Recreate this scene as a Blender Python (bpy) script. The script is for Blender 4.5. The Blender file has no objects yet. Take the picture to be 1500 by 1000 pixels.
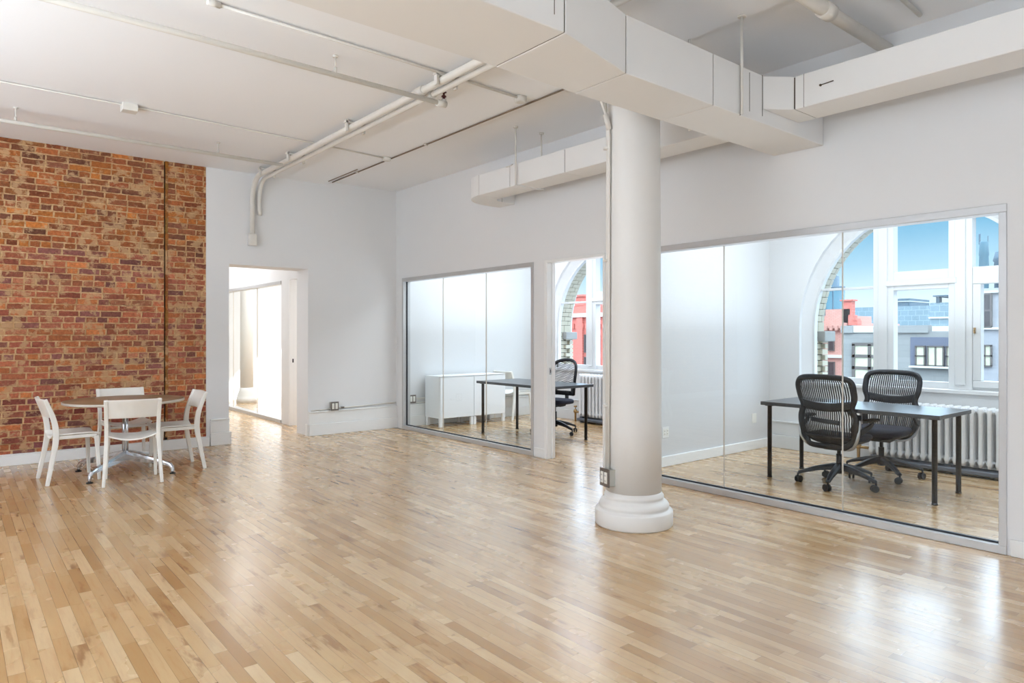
import bpy, bmesh, math, random
from math import sin, cos, pi, radians, sqrt, atan2
from mathutils import Vector, Matrix
random.seed(7)
SC = bpy.context.scene
COL = SC.collection

# ------------------------------------------------------------------ colour / materials
def lin(c):
    r = []
    for v in c:
        v /= 255.0
        r.append(v / 12.92 if v <= .04045 else ((v + .055) / 1.055) ** 2.4)
    return (r[0], r[1], r[2], 1.0)

class NT:
    """small helper to wire node trees"""
    def __init__(self, name):
        self.m = bpy.data.materials.new(name); self.m.use_nodes = True
        self.t = self.m.node_tree; self.t.nodes.clear()
        self.out = self.n('ShaderNodeOutputMaterial')
    def n(self, typ, **kw):
        nd = self.t.nodes.new(typ)
        for k, v in kw.items(): setattr(nd, k, v)
        return nd
    def l(self, a, b): self.t.links.new(a, b)
    def val(self, sock, v):
        if hasattr(v, 'links') or isinstance(v, bpy.types.NodeSocket): self.l(v, sock)
        else: sock.default_value = v
    def math(self, op, a, b=None, c=None):
        nd = self.n('ShaderNodeMath', operation=op)
        self.val(nd.inputs[0], a)
        if b is not None: self.val(nd.inputs[1], b)
        if c is not None: self.val(nd.inputs[2], c)
        return nd.outputs[0]
    def mix(self, fac, a, b, mode='MIX'):
        nd = self.n('ShaderNodeMix', data_type='RGBA', blend_type=mode)
        self.val(nd.inputs[0], fac); self.val(nd.inputs[6], a); self.val(nd.inputs[7], b)
        return nd.outputs[2]
    def noise(self, vec, scale, detail=3.0, rough=.55, dim='3D'):
        nd = self.n('ShaderNodeTexNoise', noise_dimensions=dim)
        if vec is not None: self.l(vec, nd.inputs['Vector'])
        nd.inputs['Scale'].default_value = scale; nd.inputs['Detail'].default_value = detail
        nd.inputs['Roughness'].default_value = rough
        return nd.outputs[0]
    def ramp(self, fac, stops):
        nd = self.n('ShaderNodeValToRGB'); e = nd.color_ramp.elements
        while len(e) < len(stops): e.new(.5)
        for k, (p, c) in enumerate(stops): e[k].position = p; e[k].color = c
        self.l(fac, nd.inputs[0]); return nd.outputs[0]
    def smooth(self, v, a, b):
        nd = self.n('ShaderNodeMapRange', interpolation_type='SMOOTHSTEP')
        self.val(nd.inputs[0], v); nd.inputs[1].default_value = a; nd.inputs[2].default_value = b
        return nd.outputs[0]
    def bump(self, h, strength, dist=.01):
        nd = self.n('ShaderNodeBump'); self.l(h, nd.inputs['Height'])
        nd.inputs['Strength'].default_value = strength; nd.inputs['Distance'].default_value = dist
        return nd.outputs[0]
    def bsdf(self, col, rough=.5, metal=0., normal=None, spec=.5, coat=0., ior=1.5):
        nd = self.n('ShaderNodeBsdfPrincipled')
        self.val(nd.inputs['Base Color'], col); self.val(nd.inputs['Roughness'], rough)
        self.val(nd.inputs['Metallic'], metal); nd.inputs['IOR'].default_value = ior
        nd.inputs['Specular IOR Level'].default_value = spec; nd.inputs['Coat Weight'].default_value = coat
        if normal is not None: self.l(normal, nd.inputs['Normal'])
        self.l(nd.outputs[0], self.out.inputs[0]); return nd

def paint(name, rgb, rough=.55, var=.03, scale=6., bump=0., bscale=60., metal=0., spec=.4, coat=0.):
    """plain surface with slight procedural mottling"""
    t = NT(name); geo = t.n('ShaderNodeTexCoord').outputs['Object']
    nz = t.noise(geo, scale)
    c = lin(rgb); k = 1 - 2 * var
    dark = (c[0] * k, c[1] * k, c[2] * k, 1)
    col = t.mix(nz, dark, c)
    nrm = t.bump(t.noise(geo, bscale, 2.), bump, .004) if bump else None
    t.bsdf(col, rough, metal, nrm, spec, coat)
    return t.m

def thin_glass(name, tint=(.93, .965, .955, 1), boost=1.0):
    t = NT(name)
    geo = t.n('ShaderNodeTexCoord').outputs['Object']
    tr = t.n('ShaderNodeBsdfTransparent'); tr.inputs[0].default_value = tint
    gl = t.n('ShaderNodeBsdfGlossy'); gl.inputs['Roughness'].default_value = .0
    gl.inputs['Color'].default_value = (.95, .98, 1, 1)
    g = t.n('ShaderNodeNewGeometry'); dt = t.n('ShaderNodeVectorMath', operation='DOT_PRODUCT')
    t.l(g.outputs['Incoming'], dt.inputs[0]); t.l(g.outputs['Normal'], dt.inputs[1])
    c1 = t.math('SUBTRACT', 1., t.math('ABSOLUTE', dt.outputs['Value']))
    f = t.math('MULTIPLY', t.math('MULTIPLY_ADD', t.math('POWER', c1, 5.), .90, .030), boost)   # both faces of the sheet
    f = t.math('MULTIPLY', f, t.math('MULTIPLY_ADD', t.noise(geo, 1.5), .1, .95))
    mx = t.n('ShaderNodeMixShader'); t.l(f, mx.inputs[0]); t.l(tr.outputs[0], mx.inputs[1]); t.l(gl.outputs[0], mx.inputs[2])
    t.l(mx.outputs[0], t.out.inputs[0])
    return t.m

def floor_material():
    t = NT('maple_strip_floor')
    pos = t.n('ShaderNodeTexCoord').outputs['Object']
    sp = t.n('ShaderNodeSeparateXYZ'); t.l(pos, sp.inputs[0]); x, y = sp.outputs[0], sp.outputs[1]
    W = .0613
    xs = t.math('DIVIDE', x, W); row = t.math('FLOOR', xs); fx = t.math('FRACT', xs)
    wn = t.n('ShaderNodeTexWhiteNoise', noise_dimensions='1D'); t.l(row, wn.inputs['W'])
    yw = t.math('MULTIPLY_ADD', wn.outputs['Value'], 57.3, t.math('DIVIDE', y, .58))
    def voro(feature):
        v = t.n('ShaderNodeTexVoronoi', voronoi_dimensions='1D', feature=feature)
        t.l(yw, v.inputs['W']); v.inputs['Scale'].default_value = 1.; v.inputs['Randomness'].default_value = .8
        return v
    v1 = voro('F1'); ve = voro('DISTANCE_TO_EDGE')
    cid = t.n('ShaderNodeCombineXYZ'); t.l(row, cid.inputs[0]); t.l(v1.outputs['W'], cid.inputs[1])
    w2 = t.n('ShaderNodeTexWhiteNoise', noise_dimensions='3D'); t.l(cid.outputs[0], w2.inputs['Vector'])
    rnd = w2.outputs['Value']
    base = t.ramp(rnd, [(0, lin((164, 126, 80))), (.08, lin((178, 142, 95))), (.35, lin((189, 155, 108))),
                        (.75, lin((198, 167, 122))), (1, lin((210, 184, 143)))])
    # grain, running along the strip, shifted for each strip
    off = t.n('ShaderNodeVectorMath', operation='MULTIPLY_ADD')
    t.l(w2.outputs['Color'], off.inputs[0]); off.inputs[1].default_value = (37, 37, 37); t.l(pos, off.inputs[2])
    mp = t.n('ShaderNodeMapping'); mp.inputs['Scale'].default_value = (34, 2.6, 1); t.l(off.outputs[0], mp.inputs[0])
    g1 = t.noise(mp.outputs[0], 1.6, 5., .62)
    mp2 = t.n('ShaderNodeMapping'); mp2.inputs['Scale'].default_value = (11, 2.0, 1); t.l(off.outputs[0], mp2.inputs[0])
    g2 = t.noise(mp2.outputs[0], 1.2, 4., .6)
    col = t.mix(t.smooth(g1, .42, .78), base, lin((176, 130, 86)), 'MIX')
    col = t.mix(.45, col, base)
    streak = t.smooth(g2, .55, .68)
    sel = t.smooth(t.math('FRACT', t.math('MULTIPLY', rnd, 13.7)), .15, .65)
    col = t.mix(t.math('MULTIPLY', t.math('MULTIPLY', streak, sel), .72), col, lin((132, 88, 48)))
    kn = t.noise(off.outputs[0], 13., 2., .5)
    col = t.mix(t.math('MULTIPLY', t.smooth(kn, .71, .78), .55), col, lin((112, 74, 46)))
    # joints
    ex = t.math('MINIMUM', fx, t.math('SUBTRACT', 1., fx))
    jx = t.math('SUBTRACT', 1., t.smooth(ex, .008, .032))
    jy = t.math('SUBTRACT', 1., t.smooth(ve.outputs['Distance'], .0006, .0035))
    # only some long joints open up
    w3 = t.noise(mp2.outputs[0], .35, 1.)
    j = t.math('MAXIMUM', t.math('MULTIPLY', jx, t.math('MULTIPLY_ADD', t.smooth(w3, .35, .6), .5, .35)), t.math('MULTIPLY', jy, .5))
    col = t.mix(t.math('MULTIPLY', j, .8), col, lin((78, 52, 32)))
    h = t.math('SUBTRACT', t.math('MULTIPLY', g1, .12), j)
    h = t.math('ADD', h, t.math('MULTIPLY', rnd, .25))
    nb = t.bump(h, .05, .003)
    rough = t.math('MULTIPLY_ADD', t.noise(pos, 2.3, 3.), .12, t.math('MULTIPLY_ADD', rnd, .06, .17))
    b = t.bsdf(col, rough, 0., nb, .5, 0., 1.75)
    b.inputs['Coat Weight'].default_value = .45; b.inputs['Coat Roughness'].default_value = .2
    return t.m

def brick_material():
    t = NT('old_red_brick')
    pos = t.n('ShaderNodeTexCoord').outputs['Object']
    at = t.n('ShaderNodeAttribute', attribute_name='Col')
    n1 = t.noise(pos, 34., 4., .65); n2 = t.noise(pos, 7.5, 5., .68); n3 = t.noise(pos, 120., 3.)
    n4 = t.noise(pos, 1.1, 2.)
    col = t.mix(t.smooth(n1, .3, .75), t.mix(1., at.outputs['Color'], (.58, .54, .54, 1), 'MULTIPLY'), at.outputs['Color'])
    th = t.math('MULTIPLY_ADD', n4, -.22, .64)
    smear = t.smooth(t.math('SUBTRACT', n2, th), -.015, .07)
    col = t.mix(t.math('MULTIPLY', smear, .75), col, lin((204, 168, 126)))
    spot = t.smooth(t.noise(pos, 55., 3.), .66, .72)
    col = t.mix(t.math('MULTIPLY', spot, .45), col, lin((206, 178, 144)))
    h = t.math('ADD', t.math('MULTIPLY', n1, .7), t.math('MULTIPLY', n3, .3))
    big = t.smooth(t.noise(pos, 2.2, 3.), .35, .7)
    col = t.mix(t.math('MULTIPLY', big, .22), col, t.mix(1., col, (.66, .58, .50, 1), 'MULTIPLY'))
    t.bsdf(col, .85, 0., t.bump(h, .7, .010), .25)
    return t.m

def mortar_material():
    t = NT('old_lime_mortar')
    pos = t.n('ShaderNodeTexCoord').outputs['Object']
    n1 = t.noise(pos, 22., 5., .65)
    col = t.ramp(n1, [(.25, lin((150, 108, 70))), (.42, lin((196, 156, 112))), (.6, lin((216, 184, 140))), (.8, lin((226, 202, 168)))])
    t.bsdf(col, .9, 0., t.bump(t.noise(pos, 60., 4.), .6, .01), .2)
    return t.m

def wood_top_material():
    t = NT('table_top_wood')
    pos = t.n('ShaderNodeTexCoord').outputs['Object']
    mp = t.n('ShaderNodeMapping'); mp.inputs['Scale'].default_value = (3, 40, 3); t.l(pos, mp.inputs[0])
    g = t.noise(mp.outputs[0], 1.3, 5., .6)
    col = t.ramp(g, [(.3, lin((124, 98, 70))), (.7, lin((160, 132, 100)))])
    t.bsdf(col, .3, 0., None, .5)
    return t.m

def facade_material(name, rgb, joint, cw=.6, ch=.25):
    t = NT(name)
    pos = t.n('ShaderNodeTexCoord').outputs['Object']
    sp = t.n('ShaderNodeSeparateXYZ'); t.l(pos, sp.inputs[0])
    cb = t.n('ShaderNodeCombineXYZ'); t.l(sp.outputs[1], cb.inputs[0]); t.l(sp.outputs[2], cb.inputs[1])
    br = t.n('ShaderNodeTexBrick'); t.l(cb.outputs[0], br.inputs['Vector'])
    br.inputs['Scale'].default_value = 1.; br.inputs['Brick Width'].default_value = cw; br.inputs['Row Height'].default_value = ch
    br.inputs['Mortar Size'].default_value = .018
    c = lin(rgb); br.inputs['Color1'].default_value = c
    br.inputs['Color2'].default_value = (c[0] * .88, c[1] * .88, c[2] * .88, 1); br.inputs['Mortar'].default_value = lin(joint)
    col = t.mix(t.math('MULTIPLY', t.noise(pos, 1.2, 4.), .5), br.outputs[0], (c[0] * .72, c[1] * .72, c[2] * .74, 1))
    t.bsdf(col, .8, 0., None, .3)
    return t.m

M = {}
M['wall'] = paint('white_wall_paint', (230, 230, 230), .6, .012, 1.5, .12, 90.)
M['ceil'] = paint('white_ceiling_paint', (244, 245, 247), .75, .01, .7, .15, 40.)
M['offwall'] = paint('office_wall_paint', (214, 214, 214), .6, .012, 1.5, .12, 90.)  # white wall paint, darkened to hold down the strong office light
M['wintrim'] = paint('window_trim_paint', (206, 207, 207), .4, .012, 3.)  # white trim, darkened against the same office light
M['trim'] = paint('white_trim_gloss', (238, 238, 236), .35, .012, 3.)
M['duct'] = paint('painted_duct_metal', (234, 233, 231), .45, .02, 2.5, .1, 12.)
M['pipe'] = paint('painted_pipe', (226, 222, 214), .5, .04, 20.)
M['column'] = paint('painted_column', (226, 223, 218), .42, .02, 3., .1, 25.)
M['seam'] = paint('dark_seam', (92, 80, 66), .8, .1, 20.)
M['cable'] = paint('grey_brown_cable', (128, 110, 92), .6, .08, 30.)  # white wire drawn grey-brown to carry its dark shadow line
M['alu'] = paint('aluminium_channel', (196, 196, 196), .38, .03, 12., 0, 60, .35)
M['gasket'] = paint('dark_gasket', (38, 42, 50), .5, .1, 20.)
M['floor'] = floor_material()
M['brick'] = brick_material()
M['mortar'] = mortar_material()
M['chair'] = paint('white_chair_plastic', (238, 235, 228), .38, .012, 8.)
M['tabletop'] = wood_top_material()
M['edge'] = paint('pale_table_edge', (206, 198, 186), .35, .03, 10.)
M['chrome'] = paint('polished_aluminium', (206, 208, 212), .14, .04, 10., 0, 60, 1.)
M['silver'] = paint('silver_frame_paint', (186, 188, 190), .3, .04, 10., 0, 60, .8)
M['rubber'] = paint('black_rubber', (22, 22, 25), .6, .1, 20.)
M['desk'] = paint('black_brown_desk_top', (66, 70, 75), .28, .08, 14., 0, 60, 0, .5)
M['deskleg'] = paint('black_steel_leg', (15, 16, 20), .34, .08, 14.)
M['plastic'] = paint('charcoal_plastic', (19, 21, 27), .4, .07, 16.)
M['mesh'] = paint('charcoal_mesh_net', (24, 25, 32), .6, .08, 60.)
M['seat'] = paint('navy_black_fabric', (18, 22, 42), .75, .1, 90., .3, 260.)
M['cabinet'] = paint('white_cabinet_lacquer', (238, 239, 240), .3, .01, 4.)
M['rad'] = paint('silver_painted_iron', (226, 227, 228), .45, .05, 25., .3, 60.)
M['radbase'] = paint('dark_radiator_base', (92, 96, 104), .6, .08, 10.)
M['brass'] = paint('tarnished_brass', (168, 138, 92), .35, .08, 30., 0, 60, .8)
M['plate'] = paint('bronze_outlet_plate', (126, 118, 112), .4, .06, 30., 0, 60, .5)
M['socket'] = paint('ivory_socket', (236, 234, 226), .4, .02, 30.)
M['steelbox'] = paint('galvanised_box', (188, 188, 180), .45, .06, 40., 0, 60, .3)
M['redbulb'] = paint('dark_red_metal', (84, 34, 36), .4, .1, 30.)
M['black'] = paint('near_black', (16, 16, 18), .5, .1, 20.)
M['glass'] = thin_glass('partition_glass')
M['pane'] = thin_glass('window_glass', (.985, .99, .99, 1), .8)
M['glazedbrick'] = paint('white_glazed_brick', (182, 176, 156), .35, .08, 9.)
M['darkmortar'] = paint('dark_pointing', (66, 60, 54), .9, .1, 20.)
M['stone'] = paint('grey_stone', (150, 150, 146), .8, .1, 12.)
M['redfacade'] = facade_material('red_brick_facade', (196, 112, 98), (172, 94, 82), .5, .16)
M['redtrim'] = paint('pale_stone_band', (206, 180, 172), .8, .06, 3.)
M['pinkfacade'] = facade_material('pink_brick_facade', (190, 144, 130), (152, 106, 94), .5, .16)
M['greyfacade'] = facade_material('grey_panel_facade', (136, 136, 133), (122, 122, 120), 2.4, .42)
M['greyshade'] = paint('slate_recess', (92, 96, 110), .8, .06, 3.)  # darker grey standing in for shade in the facade recess
M['palefacade'] = facade_material('pale_blue_facade', (148, 148, 151), (138, 138, 142), 1.6, .5)
M['bluefacade'] = facade_material('blue_glass_grid', (110, 130, 138), (166, 180, 184), 1.3, 1.0)
M['bluedark'] = paint('blue_dark_roof', (64, 86, 100), .6, .1, 2.)
M['extwin'] = paint('facade_window_glass', (208, 206, 180), .2, .25, 1.6)
M['extdark'] = paint('facade_dark_window', (62, 56, 58), .3, .2, 1.5)
M['extframe'] = paint('facade_window_frame', (90, 84, 80), .6, .08, 5.)
M['tank'] = paint('teal_water_tank', (60, 98, 112), .6, .15, 3.)
M['street'] = paint('street_asphalt', (120, 122, 126), .9, .1, .5)
M['parapet'] = paint('pale_parapet', (186, 186, 180), .8, .06, 2.)

# ------------------------------------------------------------------ mesh builder
class MB:
    def __init__(self): self.v = []; self.f = []; self.s = []; self.cols = None
    def add(self, verts, faces, smooth=False):
        o = len(self.v); self.v += [tuple(p) for p in verts]
        for fc in faces: self.f.append(tuple(i + o for i in fc)); self.s.append(smooth)
        return self
    def box(self, x0, x1, y0, y1, z0, z1):
        v = [(x0, y0, z0), (x1, y0, z0), (x1, y1, z0), (x0, y1, z0), (x0, y0, z1), (x1, y0, z1), (x1, y1, z1), (x0, y1, z1)]
        return self.add(v, [(0, 3, 2, 1), (4, 5, 6, 7), (0, 1, 5, 4), (1, 2, 6, 5), (2, 3, 7, 6), (3, 0, 4, 7)])
    def hull8(self, a, b):
        """a, b: two quads (4 points each) joined"""
        v = list(a) + list(b)
        return self.add(v, [(3, 2, 1, 0), (4, 5, 6, 7), (0, 1, 5, 4), (1, 2, 6, 5), (2, 3, 7, 6), (3, 0, 4, 7)])
    def rings(self, rs, smooth=True, closed=True, capA=True, capB=True, loop=False):
        n = len(rs[0]); v = [p for r in rs for p in r]; f = []
        R = len(rs)
        for i in range(R if loop else R - 1):
            a = i * n; b = ((i + 1) % R) * n
            for k in range(n if closed else n - 1):
                k2 = (k + 1) % n
                f.append((a + k, a + k2, b + k2, b + k))
        self.add(v, f, smooth)
        o = len(self.v) - len(v)
        if not loop:
            if capA: self.f.append(tuple(o + k for k in reversed(range(n)))); self.s.append(False)
            if capB: self.f.append(tuple(o + (R - 1) * n + k for k in range(n))); self.s.append(False)
        return self
    def sweep(self, pts, prof, up=(0, 0, 1), smooth=True, loop=False):
        """prof(i,t) -> list of 2D (side, up) points; frame from tangent and up"""
        P = [Vector(p) for p in pts]; n = len(P); rs = []; side = None
        for i in range(n):
            if loop: t = P[(i + 1) % n] - P[(i - 1) % n]
            else: t = P[min(i + 1, n - 1)] - P[max(i - 1, 0)]
            t.normalize()
            u = Vector(up)
            s = t.cross(u)
            if s.length < 1e-3:
                s = side if side is not None else t.cross(Vector((1, 0, 0)))
            s = s - t * s.dot(t); s.normalize()
            if side is not None and s.dot(side) < 0: s = -s
            side = s; w = s.cross(t); w.normalize()
            rs.append([tuple(P[i] + s * a + w * b) for a, b in prof(i, i / max(1, n - 1))])
        return self.rings(rs, smooth, True, True, True, loop)
    def tube(self, pts, r, n=10, loop=False, up=(0, 0, 1)):
        P = [Vector(p) for p in pts]; m = len(P); rs = []; nor = None
        for i in range(m):
            if loop: t = P[(i + 1) % m] - P[(i - 1) % m]
            else: t = P[min(i + 1, m - 1)] - P[max(i - 1, 0)]
            t.normalize()
            if nor is None:
                nor = t.cross(Vector((0, 0, 1)))
                if nor.length < 1e-3: nor = t.cross(Vector((1, 0, 0)))
            nor = nor - t * nor.dot(t); nor.normalize()
            b = t.cross(nor)
            rr = r[i] if isinstance(r, (list, tuple)) else r
            rs.append([tuple(P[i] + nor * (rr * cos(2 * pi * k / n)) + b * (rr * sin(2 * pi * k / n))) for k in range(n)])
        return self.rings(rs, True, True, True, True, loop)
    def lathe(self, prof, cx=0, cy=0, n=32, caps=True):
        rs = [[(cx + r * cos(2 * pi * k / n), cy + r * sin(2 * pi * k / n), z) for k in range(n)] for r, z in prof]
        return self.rings(rs, True, True, caps, caps)
    def prism(self, poly, z0, z1, smooth=False):
        n = len(poly)
        v = [(x, y, z0) for x, y in poly] + [(x, y, z1) for x, y in poly]
        f = [tuple(reversed(range(n))), tuple(range(n, 2 * n))] + [(k, (k + 1) % n, n + (k + 1) % n, n + k) for k in range(n)]
        o = len(self.f); self.add(v, f)
        if smooth:
            for i in range(o + 2, len(self.f)): self.s[i] = True
        return self
    def sheet(self, fn, nu, nv, th, smooth=True):
        """solid sheet: fn(u,v)->(point, normal) for u,v in 0..1"""
        top = []; bot = []
        for i in range(nu + 1):
            for j in range(nv + 1):
                p, nn = fn(i / nu, j / nv); p = Vector(p); nn = Vector(nn).normalized()
                top.append(tuple(p + nn * th / 2)); bot.append(tuple(p - nn * th / 2))
        N = len(top); f = []; idx = lambda i, j: i * (nv + 1) + j
        for i in range(nu):
            for j in range(nv):
                a, b, c, d = idx(i, j), idx(i + 1, j), idx(i + 1, j + 1), idx(i, j + 1)
                f.append((a, b, c, d)); f.append((N + d, N + c, N + b, N + a))
        o = len(self.f); self.add(top + bot, f, smooth)
        e = []
        for i in range(nu):
            e.append((idx(i, 0), idx(i + 1, 0))); e.append((idx(i + 1, nv), idx(i, nv)))
        for j in range(nv):
            e.append((idx(nu, j), idx(nu, j + 1))); e.append((idx(0, j + 1), idx(0, j)))
        base = len(self.v) - 2 * N
        for a, b in e: self.f.append((base + b, base + a, base + N + a, base + N + b)); self.s.append(False)
        return self
    def build(self, name, mat, parent=None, bevel=0., seg=2, kind=None):
        me = bpy.data.meshes.new(name)
        me.from_pydata(self.v, [], self.f); me.update()
        bm = bmesh.new(); bm.from_mesh(me); bmesh.ops.recalc_face_normals(bm, faces=bm.faces); bm.to_mesh(me); bm.free()
        for p, s in zip(me.polygons, self.s): p.use_smooth = s
        if self.cols:
            ca = me.color_attributes.new('Col', 'FLOAT_COLOR', 'CORNER')
            for p in me.polygons:
                c = self.cols[p.index]
                for li in p.loop_indices: ca.data[li].color = c
        me.materials.append(M[mat] if isinstance(mat, str) else mat)
        o = bpy.data.objects.new(name, me); COL.objects.link(o)
        if parent is not None: o.parent = parent
        if bevel:
            b = o.modifiers.new('bevel', 'BEVEL'); b.width = bevel; b.segments = seg; b.limit_method = 'ANGLE'; b.angle_limit = radians(40)
            b.harden_normals = False
        if kind: o['kind'] = kind
        return o

def thing(name, label, cat, loc=(0, 0, 0), rz=0., group=None):
    o = bpy.data.objects.new(name, None); COL.objects.link(o); o.empty_display_size = .1
    o.location = loc; o.rotation_euler = (0, 0, rz); o['label'] = label; o['category'] = cat
    if group: o['group'] = group
    return o
def tag(o, label, cat, group=None):
    o['label'] = label; o['category'] = cat
    if group: o['group'] = group
    return o
def copy_tree(o, parent=None):
    c = o.copy(); COL.objects.link(c); c.parent = parent
    for ch in list(o.children): copy_tree(ch, c)
    return c
def struct_empty(name, loc=(0, 0, 0)):
    o = bpy.data.objects.new(name, None); COL.objects.link(o); o.location = loc; o['kind'] = 'structure'
    return o
def arc(cx, cy, r, a0, a1, n):
    return [(cx + r * cos(a0 + (a1 - a0) * i / n), cy + r * sin(a0 + (a1 - a0) * i / n)) for i in range(n + 1)]
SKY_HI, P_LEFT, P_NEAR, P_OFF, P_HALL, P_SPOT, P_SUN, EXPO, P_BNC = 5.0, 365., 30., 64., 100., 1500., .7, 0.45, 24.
# ------------------------------------------------------------------ room shell
XR = 5.358          # office partition wall, room face
YB = 9.35           # back wall face
XW = 8.20           # outside wall, inner face
ZC = 3.62           # ceiling
XMIN, YMIN = -4.0, -4.0
YH = 15.6           # far end of the hall behind the doorway
DX0, DX1, DZ = 2.84, 3.93, 2.38   # doorway in the back wall

m = MB(); m.box(XMIN - .2, 8.9, YMIN - .2, YH + .2, -.15, 0); m.build('floor', 'floor', kind='structure')
m = MB(); m.box(XMIN - .2, 4.2, YMIN - .2, YH + .2, ZC, ZC + .3); m.box(4.2, 8.9, YMIN - .2, YH + .2, ZC + .05, ZC + .3)
m.build('ceiling', 'ceil', kind='structure')
m = MB(); m.box(XMIN - .2, XMIN, YMIN - .2, YH + .2, 0, ZC); m.build('wall_left', 'wall', kind='structure')
m = MB(); m.box(XMIN, 8.9, YMIN - .2, YMIN, 0, ZC + .05); m.build('wall_near', 'wall', kind='structure')
# back wall (plaster) with the doorway
m = MB()
m.box(XMIN, 2.555, YB + .045, YB + .41, 0, ZC)
m.box(2.555, DX0, YB, YB + .41, 0, ZC)
m.box(DX0, DX1, YB, YB + .41, DZ, ZC)
m.box(DX1, 4.2, YB, YB + .41, 0, ZC)
m.box(4.2, XR + .05, YB, YB + .41, 0, ZC + .12)
m.build('wall_back', 'wall', kind='structure')
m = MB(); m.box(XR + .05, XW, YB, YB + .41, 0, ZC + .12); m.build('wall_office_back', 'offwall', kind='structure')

# exposed brick: mortar bed plus every brick with its own size, tilt and colour
BR0 = YB + .012
m = MB(); m.box(XMIN, 2.058, BR0, YB + .045, .09, ZC); m.box(2.10, 2.555, BR0, YB + .045, .09, ZC)
mort = m.build('wall_brick', 'mortar', kind='structure')
pal = [(184, 112, 78), (192, 118, 74), (176, 104, 74), (164, 98, 76), (150, 94, 78), (140, 90, 82), (182, 120, 88), (200, 126, 76), (170, 106, 80), (158, 90, 70), (146, 92, 80), (186, 112, 80)]
rnd = random.Random(11)
m = MB(); m.cols = []
def brick(x0, x1, z0, z1):
    if x1 - x0 < .02: return
    d = rnd.uniform(-.003, .007)
    yf = BR0 - .007 - d
    j = lambda a: rnd.uniform(-a, a)
    # worn, uneven outline
    n = 6 if x1 - x0 > .13 else 3
    out = [(x0 + (x1 - x0) * k / n, z0 + j(.004)) for k in range(n)] + [(x1 - abs(j(.005)), z0 + (z1 - z0) * k / 2 + j(.003)) for k in range(2)]
    out += [(x1 - (x1 - x0) * k / n, z1 + j(.004)) for k in range(n)] + [(x0 + abs(j(.005)), z1 - (z1 - z0) * k / 2 + j(.003)) for k in range(2)]
    tx, tz = j(.02), j(.06); cx, cz = (x0 + x1) / 2, (z0 + z1) / 2
    fr = [(x * .985 + cx * .015, yf + tx * (x - cx) + tz * (z - cz) + j(.0008), z * .95 + cz * .05) for x, z in out]
    bk = [(x, BR0 + .006, z) for x, z in out]
    n0 = len(m.f); m.rings([bk, fr], False, True, False, True)
    c = list(rnd.choice(pal))
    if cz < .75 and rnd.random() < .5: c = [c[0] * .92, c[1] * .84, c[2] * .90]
    if cz > 2.4: c = [c[0] * .95, c[1] * .95, c[2] * .78]  # upper bricks yellowed, a warm glow put into their colour
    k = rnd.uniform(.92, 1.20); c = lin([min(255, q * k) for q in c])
    m.cols += [c] * (len(m.f) - n0)
CH = .0709; z = .10; r = 0
while z < ZC - .01:
    z1 = min(z + CH - .012, ZC - .004)
    for a, b in ((XMIN, 2.058), (2.10, 2.555)):
        header = (r % 6 == 3); L = .113 if header else .226
        x = a - rnd.random() * L * .1 - (L / 2 if r % 2 else 0) - (0.05 if header else 0)
        while x < b:
            l = L * rnd.uniform(.9, 1.06)
            if not header and rnd.random() < .12: l = L * .52
            brick(max(x, a), min(x + l - .013, b), z + rnd.uniform(-.002, .002), z1 + rnd.uniform(-.002, .002)); x += l
    z += CH; r += 1
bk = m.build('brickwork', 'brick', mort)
# the narrow chase in the brick, with its rough orange edge strip
m = MB(); m.box(2.058, 2.10, YB + .038, YB + .05, .09, ZC); m.build('chase_back', 'darkmortar', mort)
m = MB(); rr = random.Random(5); zz = .16
m.cols = []
while zz < ZC - .02:
    hh = rr.uniform(.05, .22); w = rr.uniform(.018, .03)
    n0 = len(m.f); m.box(2.078 - w * .2, 2.078 + w, BR0 - rr.uniform(.004, .016), YB + .044, zz, min(zz + hh, ZC - .002))
    m.cols += [lin((rr.randint(150, 176), rr.randint(96, 116), rr.randint(44, 60)))] * (len(m.f) - n0); zz += hh
m.build('chase_edge', 'brick', mort)

# wall between room and offices
m = MB(); G = .10
m.box(XR, XR + G, YMIN, 1.39, 0, ZC + .12)
m.box(XR, XR + G, 1.39, 4.65, 2.31, ZC + .12)
m.box(XR, XR + G, 4.65, 4.95, 0, ZC + .12)
m.box(XR, XR + G, 4.95, 5.88, 2.31, ZC + .12)
m.box(XR, XR + G, 5.88, 6.10, 0, ZC + .12)
m.box(XR, XR + G, 6.10, 9.16, 2.31, ZC + .12)
m.box(XR, XR + G, 9.16, YB, 0, ZC + .12)
m.build('wall_right', 'wall', kind='structure')
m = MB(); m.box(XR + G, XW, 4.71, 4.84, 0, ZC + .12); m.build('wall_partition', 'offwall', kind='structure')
m = MB(); m.box(XR + G, XW, -1.6, -1.5, 0, ZC + .12); m.build('wall_office_end', 'offwall', kind='structure')

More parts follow.
